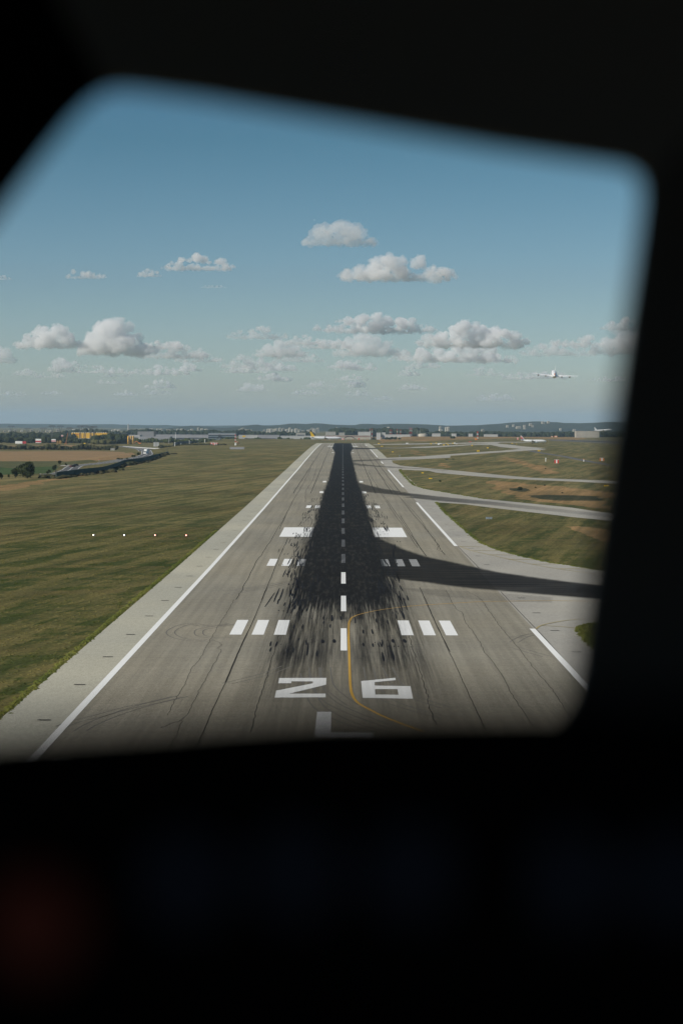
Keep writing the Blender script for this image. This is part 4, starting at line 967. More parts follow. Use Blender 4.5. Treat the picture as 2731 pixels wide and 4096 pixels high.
# ---------------------------------------------------------------- airfield equipment
def put(px, py): p = U(px, py); return Vector(p), p[1]/F
def striped_cabin(px, pyb, wpx, hpx, n, label, faded=False, rz=0.0):
    p, s = put(px, pyb); wd, h = wpx*s, hpx*s
    t = thing('marker_cabin', label, 'equipment cabin', p, rz); dp = max(1.2, wd*.4)
    body = MB().box((0, 0, h*.5+.2), (wd, dp, h)); body.build('body', 'signal_white', t)
    mb = MB()
    for k in range(0, n, 2): mb.box((-wd/2+(k+.5)*wd/n, 0, h*.5+.2), (wd/n, dp+.08, h*.985))
    pieces('stripe', mb, 'signal_orange' if faded else 'signal_red', t)
    MB().box((0, 0, h+.25), (wd+.2, dp+.2, .15)).build('roof', 'signal_white', t)
    lg = MB(); [lg.box((sx*wd*.4, 0, .1), (.15, .15, .3)) for sx in (-1, 1)]; pieces('foot', lg, 'steel', t)
striped_cabin(849, 1780.5, 15, 9.5, 4, 'red and white striped cabin, left of the two on the left grass')
striped_cabin(863, 1781, 16, 9.5, 5, 'red and white striped cabin, right of the two on the left grass')
striped_cabin(2224, 1854, 17, 14, 3, 'red and white striped cabin on the right grass by the grey road')
striped_cabin(2405, 1845, 18, 12, 3, 'faded striped cabin close to the window post', True)
striped_cabin(2221, 1749, 12, 5, 3, 'far orange striped cabin on the dry rise', True)
striped_cabin(2206, 1749, 6, 4, 3, 'small faded orange cabin left of the far striped one', True)
striped_cabin(2069, 1759, 7, 8, 3, 'small red white cabin behind the airliner tail')
striped_cabin(2097, 1747, 7, 5, 3, 'small red cabin above the airliner tail', True)
def sign(px, pyb, wpx, hpx, label, face='sign_yellow', group='taxiway direction signs', rz=0.0, n=1):
    p, s = put(px, pyb); wd = max(1.2, wpx*s); h = max(.5, hpx*s*.8)
    t = thing('taxiway_sign', label, 'airfield sign', p, rz, group)
    mb = MB()
    for k in range(n): mb.box((-wd/2+(k+.5)*wd/n, 0, .3+h/2), (wd/n*.94, .3, h))
    mb.build('panel', face, t)
    MB().box((0, 0, .3+h), (wd+.05, .36, .08)).build('frame', 'sign_black' if face == 'sign_yellow' else 'steel', t)
    lg = MB(); [lg.tube((sx*wd*.35, 0, -.05), (sx*wd*.35, 0, .35), .06) for sx in (-1, 1)]; pieces('leg', lg, 'steel', t)
for a in [(1720.5, 1918, 14, 6, 'yellow taxi sign nearest the runway between the exits'), (1689, 1895, 10, 5, 'small yellow taxi sign above the nearest yellow one'), (1911, 1807, 12, 6, 'yellow sign on the verge of the second taxiway'),
          (1949, 1794, 8, 5, 'yellow sign at the tip of the dark grass island'), (2154, 1806, 11, 5, 'yellow sign at the end of the pale apron'), (2424, 1947, 22, 6, 'dim yellow sign beside the window post', ),
          (1514.7, 1777, 8, 4, 'far yellow sign next to the runway end'), (1527, 1787, 9, 3.5, 'far yellow sign below the one at the runway end'), (1570, 1810, 8, 4, 'yellow green sign in the third island'), (1723, 1777, 7, 4, 'left yellow sign of the far cluster'),
          (1744, 1774, 8, 3, 'second far yellow sign of the cluster'), (1774, 1782.5, 8, 4.5, 'lowest yellow sign of the far cluster'), (1785, 1775.5, 6, 3, 'far yellow sign above the lowest one'), (1791, 1781.5, 6, 4.5, 'yellow sign right of the lowest one'), (1810, 1775, 6, 4, 'yellow sign touching a white one in the cluster'),
          (1887, 1785, 6, 6, 'yellow sign by the pale taxiway junction'), (2047, 1775, 7, 3, 'yellow sign left of the taxiing airliner'), (2065, 1778, 5, 2, 'tiny yellow sign below the airliner tail')]: sign(*a)
for a in [(1627, 1775, 10, 3.5, 'white marker board furthest left of the white ones'), (1757, 1776, 15, 3.5, 'wide white marker board in the far cluster'), (1753, 1780, 8, 4, 'white marker board below the wide one'), (1816, 1774.5, 9, 4, 'white marker board touching a yellow sign'), (1825, 1777.5, 6, 2.5, 'small grey white board right of the cluster')]: sign(*a, face='signal_white', group='white marker boards')
sign(1879, 1769, 12, 3, 'red marker board far beyond the taxiways', 'signal_red', None)
sign(1948, 2079, 9, 9, 'pale blue grey box, left of the pair on the near grass island', 'grey_blue', 'blue grey boxes'); sign(1960, 2079, 9, 9, 'pale blue grey box, right of the pair on the near grass island', 'grey_blue', 'blue grey boxes')
sign(1598, 1826, 8, 3, 'small grey green box in the third island', 'grey_blue', None)
def post(px, pyb, hpx, wm, label, m='signal_white', head=None):
    p, s = put(px, pyb); h = hpx*s; t = thing('marker_post', label, 'post', p)
    MB().tube((0, 0, -.1), (0, 0, h), wm, wm*.8).build('pole', m, t); MB().box((0, 0, h), (wm*3.2, wm*2, h*.16)).build('head', head or m, t)
post(163, 1913, 18, .35, 'pale post with a box head beside the large poplars', 'cream'); post(231, 1912, 11, .25, 'post with a red and white head by the green fence', 'grey_blue', 'signal_orange')
post(398, 1846, 8, .25, 'short post with a pink board at the field corner', 'pale_clad', 'signal_orange'); post(2181, 1846, 13, .3, 'thin pale post left of the striped cabin'); post(2333, 1846, 9, .35, 'pale leaning post on the grey road', 'signal_white', 'signal_orange')
for px, pb, hp, lb in ((758, 1775, 12, 'pale lamp post along the far grey fence, left'), (700, 1785, 14, 'pale lamp post at the dark ditch'), (820, 1770, 12, 'pale lamp post near the striped cabins'), (788, 1761, 8, 'small lamp post on the far fence'), (724, 1780, 6, 'small white post on the far fence')): post(px, pb, hp, .4, lb)
# PAPI
m1 = mat('lens_white', (1, .95, .85), .4, 0, emit=(1, .93, .8), es=5); m2 = mat('lens_red', (1, .2, .1), .4, 0, emit=(1, .16, .07), es=5)
for px, mm, lb in ((375, 'lens_white', 'outermost approach slope lamp glowing white'), (498, 'lens_white', 'second approach slope lamp from the left, glowing white'), (621, 'lens_red', 'third approach slope lamp from the left, glowing red'), (745, 'lens_red', 'approach slope lamp nearest the runway, glowing red')):
    p, s = put(px, 2146+(px-375)*.0035); t = thing('approach_slope_lamp', lb, 'airfield lamp', p, 0, 'row of approach slope lamps')
    MB().box((0, .5, .45), (.9, 1.3, .42)).build('housing', 'sign_black', t)
    MB().lathe([(0, .16), (.06, .16)], 14, 'Y', (0, -.22, .45)).build('lens', mm, t)
    if mm == 'lens_red': MB().lathe([(0, .09), (.05, .09)], 10, 'Y', (0, -.29, .48)).build('lens', 'lens_white', t)
    lg = MB(); [lg.tube((sx*.3, yy, -.05), (sx*.3, yy, .3), .04) for sx in (-1, 1) for yy in (.1, .9)]; pieces('leg', lg, 'steel', t)
# thin white wire strip in grass left
o = sheet('drain_line', ribbon_poly([U(1080, 1893.5), U(1128, 1892.5)], .6), .03, 'shoulder_concrete'); props(o, kind='structure')
# concrete block on left crest
def concrete_block():
    p, s = put(949, 1797); t = thing('concrete_headwall', 'long low pale concrete headwall set in the left grass', 'wall', p)
    MB().box((0, 0, 1.1), (58*s, 2, 2.6)).build('wall', 'pale_clad', t); mb = MB(); [mb.box((x, -1.03, 1.1), (.25, .1, 2.6)) for x in np.linspace(-27*s, 27*s, 9)]; mb.build('joint', 'concrete', t)
concrete_block()
# localizer antenna row at the far runway end
for i in range(20):
    px = 1290+i*9.4; D = 3130; x = (px-1370)/F*D; z = zt(x, D)
    t = thing('localizer_antenna', ordinal(i, 20, 'antenna posts beyond the runway end'), 'antenna', (x, D, z), 0, 'antenna row beyond the runway end')
    MB().tube((0, 0, -.2), (0, 0, 3.6), .22, .18, 6).build('post', 'signal_orange' if i % 2 else 'cream', t); MB().box((0, -.5, 3.0), (.5, 2.4, .4)).build('dipole', 'cream', t)
    MB().box((0, 0, .2), (1.0, 1.0, .5)).build('foot', 'cream', t)
striped_cabin(1370, 1759.5, 10, 6, 5, 'small red and white cabin in the middle of the antenna row'); striped_cabin(1436, 1759, 4, 7, 1, 'narrow red cabin at the right of the antenna row')

# silos, boom, containers, excavator, bridge, truck, cars
def silo(px, pt, pb, wpx, D, label, group):
    a = at_dist(px, pb, D); top = at_dist(px, pt, D).z; r = wpx*D/F/2; z0 = 0
    t = thing('silo', label, 'silo', (a.x, D, z0), 0, group)
    MB().lathe([(0, r), (top-1.0, r), (top-.2, r*.55), (top, r*.2)], 14, 'Z').build('tank', 'tank_yellow', t, True)
    MB().box((0, -r-.3, top*.5), (.5, .3, top*.9)).build('ladder', 'steel', t)
for a in ((515, 1743.5, 1777, 9, 3200, 'tallest left yellow silo of the right group', 'tall yellow silos by the bridge'), (525, 1743, 1776, 7, 3260, 'shaded middle yellow silo of the right group', 'tall yellow silos by the bridge'), (534, 1743, 1776, 7, 3230, 'bright right yellow silo of the right group', 'tall yellow silos by the bridge'),
          (231, 1762.5, 1780, 4.5, 3150, 'left yellow silo of the small group', 'small yellow silos by the stubble field'), (239, 1762, 1780, 5, 3150, 'middle yellow silo of the small group', 'small yellow silos by the stubble field'), (245, 1762, 1780, 5, 3210, 'right shaded yellow silo of the small group', 'small yellow silos by the stubble field')): silo(*a)
p = at_dist(264, 1780, 3150); t = thing('crane', 'rusty orange crane boom leaning right of the small silos', 'crane', (p.x, 3150, 0))
mb = MB()
for dx in (-.6, .6):
    for dy in (-.6, .6): mb.tube((dx, dy, 1), (3.6+dx*.5, dy*.5, 18.5), .22, .18, 4)
for k in range(9): a = k/9; b_ = (k+1)/9; mb.tube((-.6+3.6*a, 0, 1+17.5*a), (.6+3.6*b_, 0, 1+17.5*b_), .15, .15, 4)
mb.build('boom', 'rust_orange', t); MB().box((0, 0, .9), (4, 3, 1.6)).build('chassis', 'rust_orange', t)
def container(px, pb, wpx, hpx, D, label, c1='signal_white', c2=None):
    a = at_dist(px, pb, D); s = D/F; wd, h = wpx*s, hpx*s; t = thing('lorry_trailer', label, 'trailer', (a.x, D, 0))
    z = a.z if a.z > 0 else 0
    MB().box((0, 0, h/2+1+z), (wd, 3, h)).build('box_body', c1, t)
    if c2: MB().box((0, -1.55, h*.4+1+z), (wd, .1, h*.45)).build('panel', c2, t)
    mb = MB(); [mb.lathe([(-.3, .5), (.3, .5)], 10, 'Y', (x, -1.2, .5+z)) for x in (-wd*.35, -wd*.2, wd*.2, wd*.35)]; pieces('wheel', mb, 'sign_black', t)
for a in ((77, 1777, 28, 10, 3150, 'plain white trailer left of the red one at the wood'), (99, 1777, 14, 9, 3160, 'dark red trailer behind the plain white one', 'red_clad'), (155, 1772, 22, 14, 3170, 'white trailer with a broad red band'), 
          (216, 1768, 16, 9, 3180, 'white and red trailer left of the small silos')): container(*a)
container(155, 1774, 22, 14, 3140, 'white trailer with a wide red stripe at the wood edge', 'signal_white', 'red_clad'); container(216, 1770, 17, 9, 3140, 'short white trailer with red lower side by the small silos', 'signal_white', 'red_clad')
container(250, 1748, 8, 6, 3900, 'small white container with red panel above the boom', 'signal_white', 'signal_red'); container(340, 1779, 7, 5, 3000, 'yellow container at the wood foot', 'sign_yellow')
building(615, 636, 1770, 1784, 2900, 'white_clad', 'small white cabin with two bays behind the bridge', name='cabin', bands=[(.45, .5, 0, 1, 'glass_dark')], depth=6)
building(443, 459, 1794, 1804, 2450, 'concrete', 'small pale hut at the end of the hedge', name='hut', depth=5)
# excavator
p = at_dist(548, 1778, 2950); t = thing('excavator', 'orange excavator with raised arm by the tall silos', 'excavator', (p.x, 2950, max(0, p.z)))
MB().box((4.5, 0, 1.8), (3.2, 2.6, 1.6)).build('body', 'signal_orange', t); MB().box((4.2, 0, .5), (4, 2.8, .9)).build('track', 'sign_black', t)
mb = MB(); mb.tube((3.2, 0, 2.2), (0, 0, 5), .45, .35); mb.tube((0, 0, 5), (-3.4, 0, 3.6), .35, .3); mb.build('arm', 'signal_orange', t); MB().box((-3.6, 0, 2.7), (1, 1.2, 1.4)).build('bucket', 'rust_orange', t)
# bridge / white parapet
def bridge():
    P = [at_dist(px, py, D) for px, py, D in ((492, 1786, 2900), (540, 1789, 2750), (590, 1792.5, 2550), (640, 1795, 2420), (700, 1799, 2230), (752, 1803, 2100))]
    t = thing('road_bridge', 'long white walled overpass crossing above the road and lorry', 'bridge', (0, 0, 0))
    mb = MB(); dk = MB(); pl = MB()
    for i in range(len(P)-1):
        a, b_ = P[i], P[i+1]
        for off in (0,):
            mb.add([(a.x, a.y, a.z-.7), (b_.x, b_.y, b_.z-.7), (b_.x, b_.y, b_.z+.7), (a.x, a.y, a.z+.7), (a.x+.4, a.y+.8, a.z-.7), (b_.x+.4, b_.y+.8, b_.z-.7), (b_.x+.4, b_.y+.8, b_.z+.7), (a.x+.4, a.y+.8, a.z+.7)], [(0, 1, 2, 3), (4, 7, 6, 5), (3, 2, 6, 7), (0, 4, 5, 1)])
        dk.add([(a.x, a.y, a.z-.75), (b_.x, b_.y, b_.z-.75), (b_.x+5, b_.y+12, b_.z-.75), (a.x+5, a.y+12, a.z-.75)], [(0, 1, 2, 3)])
        pl.tube((a.x+2, a.y+4, zt(a.x+2, a.y+4)-1), (a.x+2, a.y+4, a.z-.8), .6)
    mb.build('parapet', 'white_clad', t); dk.build('deck', 'concrete', t); pieces('pier', pl, 'concrete', t)
    e = P[-1]; MB().box((e.x-1.5, e.y-.3, e.z), (5, .3, 2.0)).build('end_wall', 'signal_white', t)
bridge()
def truck():
    p = U(584, 1817); t = thing('box_lorry', 'white box lorry driving on the road under the overpass', 'lorry', p, R(-10)); s = p[1]/F
    MB().box((0, 2.2, 2.8), (2.6, 7, 3.8)).build('cargo_box', 'signal_white', t); MB().box((0, -2.9, 1.9), (2.5, 2.2, 2.6)).build('cab', 'signal_white', t)
    MB().box((0, -4.03, 2.3), (2.3, .1, .9)).build('windscreen', 'glass_dark', t)
    for x in (-1.2, 1.2):
        for y in (-2.8, 2.4, 4.4): o = MB(); o.tube((x-.15, y, .5), (x+.15, y, .5), .5, .5, 10); o.build('wheel', 'sign_black', t)
truck()
def car(px, py, m, label):
    p = U(px, py); t = thing('car', label, 'car', p, R(-30))
    mb = MB().box((0, 0, .75), (1.9, 4.5, .8)); mb.build('body', m, t); MB().prism([(-.85, -1.1), (.85, -1.1), (.85, 1.6), (-.85, 1.6)], 1.15, 1.65).build('cabin', 'glass_dark', t)
    for x in (-.9, .9):
        for y in (-1.4, 1.4): o = MB(); o.tube((x-.1, y, .35), (x+.1, y, .35), .35, .35, 10); o.build('wheel', 'sign_black', t)
car(291, 1869, mat('car_dark_red', (.08, .02, .02), .4, 0), 'dark red car ahead on the road bend'); car(303, 1865, mat('car_dark', (.05, .05, .055), .4, 0), 'dark grey car behind the red car on the road bend')

# ---------------------------------------------------------------- aircraft
mat('plane_white', (.85, .85, .84), .35, .02, .2); mat('plane_grey', (.45, .46, .48), .4, .03, .2); mat('engine_dark', (.04, .04, .045), .5, 0); mat('tail_blue', (.06, .09, .2), .4, 0); mat('tail_yellow', (.9, .56, .02), .5, .03, .3)
def airliner(label, length=37.0, span=34.0, engines=2, fin='plane_white', stripe=None, gear=True, wing_m='plane_grey', group=None, body='plane_white', loc=(0, 0, 0), finh=.155):
    """nose towards +Y, wheels on z = 0"""
    Lh = length/2; rr = length*.054; zc = rr+length*.055
    t = thing('airliner', label, 'aircraft', loc, 0, group)
    pr = [(-Lh, rr*.12, rr*.75), (-Lh*.86, rr*.38, rr*.55), (-Lh*.66, rr*.72, rr*.25), (-Lh*.42, rr*.97, .02), (-Lh*.3, rr, 0), (Lh*.62, rr, 0), (Lh*.8, rr*.9, -rr*.05), (Lh*.91, rr*.66, -rr*.16), (Lh*.975, rr*.33, -rr*.27), (Lh, rr*.05, -rr*.33)]
    MB().lathe([(a, b_, c+zc) for a, b_, c in pr], 18, 'Y').build('fuselage', body, t, True)
    wm = MB(); [wm.box((0, -Lh*.4+k*length*.032, zc+rr*.25), (rr*2.02, length*.011, rr*.14)) for k in range(20)]; wm.build('cabin_window', 'engine_dark', t)
    MB().box((0, Lh*.855, zc+rr*.3), (rr*1.25, rr*.5, rr*.24)).build('cockpit_window', 'engine_dark', t)
    def slab(root, tip, vertical=False):
        # root/tip: (y_lead, y_trail, pos, z or x, thickness)
        (yl, yt, a, z, th), (yl2, yt2, a2, z2, th2) = root, tip; v = []
        for (l, tr, p_, q_, h_) in ((yl, yt, a, z, th), (yl2, yt2, a2, z2, th2)):
            ym = l*.65+tr*.35
            for (yy, dz_) in ((l, 0), (ym, h_/2), (tr, 0), (ym, -h_/2)):
                v.append((dz_, yy, p_) if vertical else (p_, yy, q_+dz_))
        m_ = MB(); m_.add(v, [(0, 1, 5, 4), (1, 2, 6, 5), (2, 3, 7, 6), (3, 0, 4, 7), (3, 2, 1, 0), (4, 5, 6, 7)]); return m_
    sp = span/2
    for s in (-1, 1):
        wroot = (Lh*.22, -Lh*.18, s*rr*.6, zc-rr*.55, rr*.5); wtip = (-Lh*.22, -Lh*.32, s*sp, zc+rr*.35, .18)
        slab(wroot, wtip).build('wing', wing_m, t)
        slab((wtip[0], wtip[1], s*sp, wtip[3], .15), (wtip[0]-1, wtip[1]-.3, s*(sp+.4), wtip[3]+length*.035, .08)).build('winglet', 'plane_white', t)
        slab((-Lh*.78, -Lh*.93, s*rr*.2, zc+rr*.55, rr*.16), (-Lh*.93, -Lh*1.0, s*span*.18, zc+rr*.85, .1)).build('tailplane', wing_m, t)
        for f in ([.34] if engines == 2 else [.34, .66]):
            er = rr*(.5 if engines == 2 else .42); ex = s*sp*f; ey = Lh*.22-Lh*.44*f*.95; ez = zc-rr*.55+rr*.9*f-er*1.15
            e = MB().lathe([(ey-er*1.6, er*.62), (ey-er*.4, er*.95), (ey+er*1.4, er), (ey+er*2.1, er*.85)], 14, 'Y', (ex, 0, ez)).build('engine', 'plane_white', t, True)
            MB().lathe([(ey-er*2.3, er*.2), (ey-er*1.55, er*.56)], 12, 'Y', (ex, 0, ez)).build('exhaust', 'engine_dark', e)
            MB().lathe([(ey+er*2.08, er*.8), (ey+er*2.14, er*.78)], 12, 'Y', (ex, 0, ez)).build('intake', 'engine_dark', e)
    fh = length*finh
    slab((-Lh*.66, -Lh*.93, zc+rr*.6, 0, rr*.25), (-Lh*.93, -Lh*1.04, zc+rr*.9+fh, 0, rr*.1), True).build('tail_fin', fin, t)
    if stripe:
        for i, (m_, a) in enumerate(stripe):
            lerp = lambda u: (-Lh*.70-(Lh*.27)*u, zc+rr*.75+fh*u)
            y0, z0_ = lerp(a); y1, z1_ = lerp(a+.22)
            MB().add([(-rr*.15, y0-.1, z0_), (-rr*.15, -Lh*.95-Lh*.08*a, z0_), (-rr*.12, -Lh*.97-Lh*.08*a, z1_), (-rr*.12, y1-.1, z1_), (rr*.15, y0-.1, z0_), (rr*.15, -Lh*.95-Lh*.08*a, z0_), (rr*.12, -Lh*.97-Lh*.08*a, z1_), (rr*.12, y1-.1, z1_)], [(0, 1, 2, 3), (4, 7, 6, 5), (0, 4, 5, 1), (3, 2, 6, 7), (0, 3, 7, 4), (1, 5, 6, 2)]).build('fin_stripe', m_, t)
    if gear:
        for x, y in ((-rr*1.3, -Lh*.1), (rr*1.3, -Lh*.1), (0, Lh*.72)):
            g = MB(); g.tube((x, y, .5), (x, y, zc-rr*.7), .16); g.build('landing_gear', 'plane_grey', t)
            g = MB(); g.tube((x-.45, y, .55), (x+.45, y, .55), .55, .55, 10); g.build('wheel', 'engine_dark', t)
    return t
# taxiing, nose to the right
p = at_dist(2133, 1769, 2850); a = airliner('white airliner with red and blue tail stripes taxiing to the right', 37.5, 34, fin='plane_white', stripe=[('tail_blue', .0), ('signal_red', .3), ('signal_red', .62)])
a.location = (p.x, 2850, zt(p.x, 2850)+.06); a.rotation_euler = (0, 0, R(-84))
# parked yellow tail
p = at_dist(1262, 1758, 3560); a = airliner('parked airliner with a bright yellow tail behind the far crest', 58, 50, fin='tail_yellow', body='plane_white', wing_m='plane_grey')
a.location = (p.x+19, 3560, zt(0, 3560)+2.0); a.rotation_euler = (0, 0, R(-76))
# climbing away, seen from behind
D = 2600; p = at_dist(2213, 1503, D); a = airliner('white four engined airliner climbing away in the sky', 56, 57, engines=4, gear=False, fin='plane_white', wing_m='plane_white', stripe=[('signal_orange', .02)], finh=.2)
a.scale = (1.08, 1.08, 1.08)
a.location = (p.x, D, p.z-5); a.rotation_euler = (R(9), R(3.5), R(-4))
# blurred one lifting off at the right
p = at_dist(2412, 1722, 3300); a = airliner('distant white airliner lifting off just above the forest at the right', 30, 28, gear=False, wing_m='plane_white')
a.location = (p.x, 3300, p.z-3); a.rotation_euler = (R(5), 0, R(-80))
# high tiny one
p = at_dist(1257, 881, 9000); a = airliner('tiny white aircraft high above the clouds', 9, 10, gear=False, wing_m='plane_white')
a.location = (p.x, 9000, p.z); a.rotation_euler = (0, 0, R(-80))

# ---------------------------------------------------------------- clouds (real volumes outside the haze)
def cloud_mat(dens):
    n = 'cloud_%d' % int(dens*1e5)
    if n in MATS: return MATS[n]
    m = bpy.data.materials.new(n); m.use_nodes = True; t = m.node_tree; t.nodes.clear()
    o = t.nodes.new('ShaderNodeOutputMaterial'); v = t.nodes.new('ShaderNodeVolumePrincipled')
    v.inputs['Color'].default_value = (.985, .985, .985, 1); v.inputs['Density'].default_value = dens; v.inputs['Anisotropy'].default_value = 0
    t.links.new(v.outputs[0], o.inputs['Volume']); MATS[n] = m; return m
CLOUDS = [(780, 534, 130, 64, .6, 'round grey cloud high above the runway'), (912, 614, 205, 62, 1, 'broad flat bottomed cloud right of the runway axis'), (458, 602, 125, 38, .8, 'small bright cloud left of the runway axis'),
 (196, 629, 78, 22, .35, 'dim grey wisp high on the left'), (343, 626, 48, 20, .3, 'dim wisp left of the small bright cloud'), (490, 657, 46, 9, .3, 'thin dim wisp under the small bright cloud'), (5, 637, 34, 12, .3, 'tiny wisp at the left edge'),
 (118, 772, 128, 56, 1.2, 'puffy white cloud at the left beside the tower cloud'), (268, 775, 140, 84, 1.6, 'tallest towering white cumulus on the left'), (402, 804, 125, 40, .8, 'ragged low cloud right of the tower cloud'), (2, 812, 56, 46, .8, 'white cloud cut by the left edge'),
 (140, 838, 48, 34, .8, 'small low cloud under the puffy left cloud'), (228, 848, 118, 18, .7, 'flat low cloud under the tower cloud'), (368, 849, 105, 24, .8, 'flat low cloud right of centre left'), (58, 854, 46, 18, .6, 'low grey cloud at the lower left'), (370, 882, 60, 20, .7, 'tiny low puff above the left skyline'),
 (592, 764, 115, 30, .5, 'pale thin cloud left of the runway axis'), (645, 800, 95, 42, .9, 'bright low cloud left of the runway axis'), (572, 830, 105, 32, .5, 'grey low cloud under the bright one'),
 (862, 742, 205, 46, 1.2, 'long white cloud right of the axis'), (842, 792, 125, 54, .9, 'rounded cloud below the long white cloud'), (816, 838, 78, 26, .7, 'small cloud below the rounded cloud'),
 (1085, 768, 190, 60, 1.6, 'largest bright cumulus on the right'), (1040, 810, 220, 44, 1.1, 'wide flat grey base under the bright right cumulus'), (938, 853, 42, 22, .6, 'small puff below the wide flat base'), (818, 882, 36, 16, .8, 'tiny bright puff above the runway end'), (583, 888, 66, 22, .5, 'faint low puff left of the runway end'), (878, 912, 34, 13, .5, 'lowest faint puff right of the runway'),
 (1275, 800, 130, 36, .4, 'dim grey cloud above the climbing airliner'), (1110, 853, 70, 22, .4, 'faint cloud left of the climbing airliner'), (1330, 788, 36, 24, .5, 'little puff right of the dim grey cloud'), (1432, 782, 120, 66, .9, 'grey cloud cut by the window post'), (1430, 744, 80, 30, .7, 'dim cloud above the one cut by the post'), (1137, 910, 72, 20, .5, 'low pale cloud near the right skyline'), (1240, 860, 120, 20, .3, 'thin veil behind the climbing airliner'), (740, 790, 90, 16, .35, 'thin grey veil over the runway end')]
def cloud(cx, cy, wpx, hpx, k, label, seed):
    px, py = cx*1.7417, cy*1.7417; W, H = wpx*1.7417*1.4, hpx*1.7417*1.45
    elev = max(.03, (1700-py-0)/F); D = min(34000, 900/elev); c = at_dist(px, py, D); s = D/F; w_, h_ = W*s*.5, H*s*.5
    r = random.Random(seed); mb = MB()
    V, Fc = ico_data()
    def ball(q, rad, sq=.8):
        mb.add([Vector((v[0]*rad, v[1]*rad, v[2]*rad*sq))+Vector(q) for v in V], Fc)
    n = int(14+wpx/5)
    for i in range(n):
        u = r.uniform(-1, 1); env = (1-abs(u)**2.2); rad = h_*r.uniform(.2, .5)*(.45+.55*env)
        zz = -h_*.5+r.random()*env*h_*.95
        ball((u*(w_-rad), r.uniform(-.5, .5)*w_*.5, zz), rad, r.uniform(.65, .95))
    base = n//2
    for i in range(base):
        u = -1+2*(i+.5)/base; ball((u*(w_*.86), r.uniform(-.2, .2)*w_*.4, -h_*.52), h_*.36*(1.15-abs(u)*.6), .55)
    me = mb.mesh('cloud'); o = link('cloud', me, cloud_mat(round(max(k, .45)*3.9/max(h_*2, 60), 5)))
    props(o, label, 'cloud', 'cumulus clouds over the airfield')
    o.location = c
    md = o.modifiers.new('r', 'REMESH'); md.mode = 'VOXEL'; md.voxel_size = max(h_*.06, w_*.014)
    tx_ = bpy.data.textures.new('cloud', 'CLOUDS'); tx_.noise_scale = h_*.45; tx_.noise_depth = 4
    d = o.modifiers.new('d', 'DISPLACE'); d.texture = tx_; d.strength = h_*.62; d.mid_level = .5; d.texture_coords = 'LOCAL'
    tx2 = bpy.data.textures.new('cloud_fine', 'CLOUDS'); tx2.noise_scale = h_*.16; tx2.noise_depth = 3
    d = o.modifiers.new('e', 'DISPLACE'); d.texture = tx2; d.strength = h_*.26; d.mid_level = .5; d.texture_coords = 'LOCAL'
    return o
for i, c in enumerate(CLOUDS): cloud(*c, seed=i*3+1)
rc = random.Random(5)
for i in range(34):
    x_ = rc.choice((rc.gauss(230, 130), rc.gauss(700, 160), rc.gauss(1150, 170))); y_ = rc.uniform(775, 905); k_ = (905-y_)/130
    o = cloud(x_, y_, rc.uniform(35, 60)+80*k_*rc.random(), rc.uniform(9, 15)+16*k_, rc.uniform(.4, .9), 'small puff in the low bank of cloud over the horizon', 200+i)
    o['group'] = 'small puffs in the low cloud bank'

# ---------------------------------------------------------------- haze
hm = bpy.data.materials.new('haze'); hm.use_nodes = True; t = hm.node_tree; t.nodes.clear()
o_ = t.nodes.new('ShaderNodeOutputMaterial'); v = t.nodes.new('ShaderNodeVolumePrincipled'); v.inputs['Color'].default_value = (.55, .77, .98, 1)
v.inputs['Density'].default_value = 3.4e-5; v.inputs['Anisotropy'].default_value = 0; t.links.new(v.outputs[0], o_.inputs['Volume']); MATS['haze'] = hm
HZ = MB().box((0, 24000, 149), (88000, 54000, 306)).build('haze', 'haze'); props(HZ, kind='stuff')

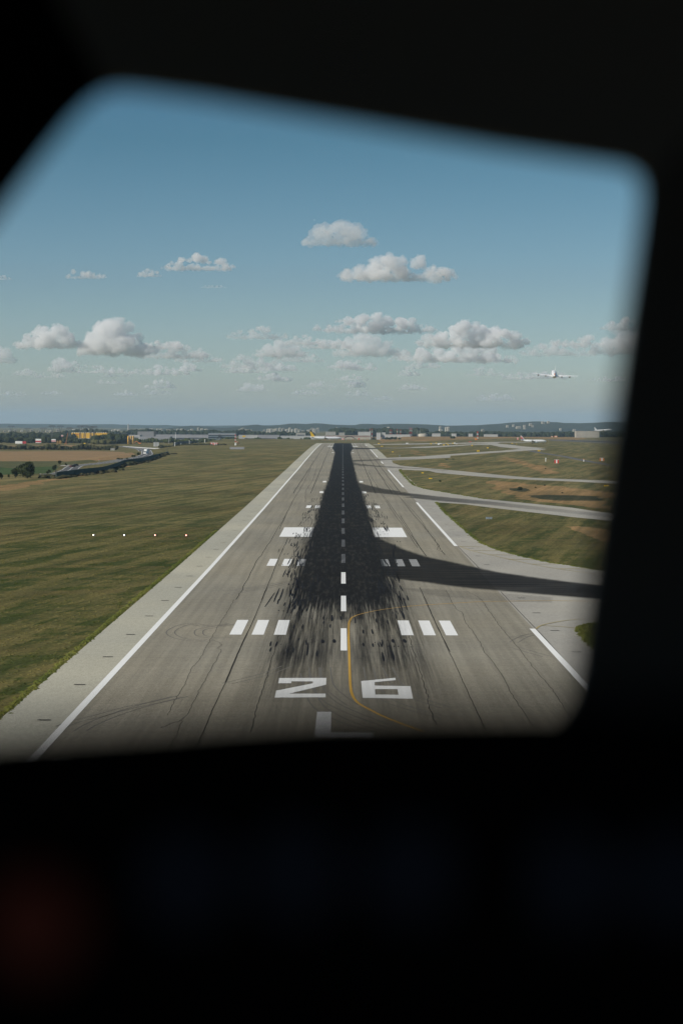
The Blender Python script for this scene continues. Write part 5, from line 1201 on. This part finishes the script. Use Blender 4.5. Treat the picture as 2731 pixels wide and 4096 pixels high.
# ---------------------------------------------------------------- cockpit round the camera
def cockpit():
    C = thing('cockpit', 'black unlit flight deck framing the view with window posts, header and glareshield', 'cockpit', CAM)
    rel = lambda px, py, D: at_dist(px, py, D)-CAM
    DF = 1.22
    # edge of the opening (middle of its blur)
    hole = [(-900, 1990), (0, 815), (150, 615), (270, 465), (350, 385), (420, 345), (500, 340), (800, 380), (1100, 430), (1500, 497), (2000, 583), (2410, 642), (2520, 660), (2562, 690), (2580, 740), (2576, 820),
            (2544, 1050), (2512, 1260), (2454, 1680), (2398, 2050), (2354, 2350), (2326, 2560), (2306, 2700), (2284, 2800), (2240, 2890), (2150, 2980), (1500, 3300), (-900, 3400)]
    H = [rel(px, py, DF) for px, py in hole]
    outer = lambda q: Vector((0, 0, 0))
    cx, cz = 0.0, -.06
    def out(p):                                                       # matching point on the big outer rectangle
        dx, dz = p.x-cx, p.z-cz; k = min(1.3/max(abs(dx), 1e-6), 1.0/max(abs(dz), 1e-6)); return Vector((cx+dx*k, p.y, cz+dz*k))
    def seg(name, i0, i1, m, th=.02):
        mb = MB()
        idx = list(range(i0, i1+1)); v = []; n = len(idx)
        for i in idx: a = H[i]; v.append((a.x, DF, a.z))
        for i in idx: b_ = out(H[i]); v.append((b_.x, DF, b_.z))
        for i in idx: a = H[i]; v.append((a.x, DF+th, a.z))
        for i in idx: b_ = out(H[i]); v.append((b_.x, DF+th, b_.z))
        f = []
        for k in range(n-1):
            f += [(k, k+1, n+k+1, n+k), (2*n+k, 3*n+k, 3*n+k+1, 2*n+k+1), (k, 2*n+k, 2*n+k+1, k+1), (n+k, n+k+1, 3*n+k+1, 3*n+k)]
        f += [(0, n, 3*n, 2*n), (n-1, 3*n-1, 4*n-1, 2*n-1)][:1]
        mb.add(v, f); return mb.build(name, m, C)
    seg('window_post', 0, 5, 'cockpit_dark'); seg('header', 5, 14, 'cockpit_grey'); seg('window_post', 14, 26, 'post_grey')
    # corners of the outer rectangle are cut by straight chords: closed from outside by the shell below
    seg('window_sill', 26, 27, 'cockpit_dark')
    # glareshield: hump nearer the camera, drops to the panel
    DG = .54
    line = [(-1400, 3000), (-400, 2935), (0, 2892), (500, 2860), (900, 2826), (1300, 2800), (1800, 2788), (2300, 2784), (2800, 2810), (3600, 2850)]
    Lq = [rel(px, py, DG) for px, py in line]; n = len(Lq); v = []
    rows = [(0, .0), (.012, -.004), (-.02, -.012), (-.045, -.05), (-.05, -.11)]
    prof = [(.55, -.12), (.10, -.02), (.03, -.004), (0, 0), (-.02, -.006), (-.035, -.03), (-.035, -.09), (-.01, -.10)]
    for q in Lq:
        for dy, dz in prof: v.append((q.x*(1.4 if dy > .2 else 1), q.y+dy, q.z+dz))
    k = len(prof); f = [(i*k+j, i*k+j+1, (i+1)*k+j+1, (i+1)*k+j) for i in range(n-1) for j in range(k-1)]
    MB().add(v, f).build('glareshield', 'cockpit_dark', C, True)
    # instrument panel below
    pz = Lq[5].z
    IP = MB().box((0, .50, pz-.46), (1.6, .03, .72)).build('instrument_panel', 'cockpit_dark', C)
    mat('disc_glow_blue', (.004, .005, .008), .5, 0, emit=(.25, .4, .75), es=.005); mat('disc_glow_red', (.01, .004, .004), .5, 0, emit=(1, .28, .2), es=.007); mat('bezel', (.008, .008, .009), .8, 0)
    for px, py in ((740, 3530), (1180, 3500), (1640, 3500), (2290, 3530), (2700, 3530)):  # dim bluish knobs, drawn as discs with an added faint glow
        q = rel(px, py, .475); MB().lathe([(0, .0085), (.004, .0085)], 20, 'Y', (q.x, q.y, q.z)).build('screen_or_disc', 'disc_glow_blue', IP)
    q = rel(120, 3720, .475); MB().lathe([(0, .010), (.004, .011)], 24, 'Y', (q.x, q.y, q.z)).build('screen_or_disc', 'disc_glow_red', IP)  # unidentified reddish patch, drawn as a disc with an added glow
    # shell: roof, floor, sides, bulkhead
    sh = MB(); T = .05; x0, x1, y0, y1, z0, z1 = -1.32, 1.32, -1.6, DF+.14, -1.08, .96
    sh.box(((x0+x1)/2, (y0+y1)/2, z1+T/2), (x1-x0+2*T, y1-y0, T)); sh.box(((x0+x1)/2, (y0+y1)/2, z0-T/2), (x1-x0+2*T, y1-y0, T))
    for xw in (x0-T/2, x1+T/2):                                     # unseen openings in the rear half, added to let light onto the header
        sh.box((xw, (-.60+y1)/2, (z0+z1)/2), (T, y1+.60, z1-z0)); sh.box((xw, -1.0, (z0-.15)/2), (T, .8, -.15-z0)); sh.box((xw, -1.0, (z1+.62)/2), (T, .8, z1-.62)); sh.box((xw, (y0-1.4)/2, (z0+z1)/2), (T, -1.4-y0, z1-z0))
    sh.box(((x0+x1)/2, y0-T/2, (z0+z1)/2), (x1-x0+2*T, T, z1-z0+2*T))
    sh.build('cabin_shell', 'cabin_lining', C)
cockpit()
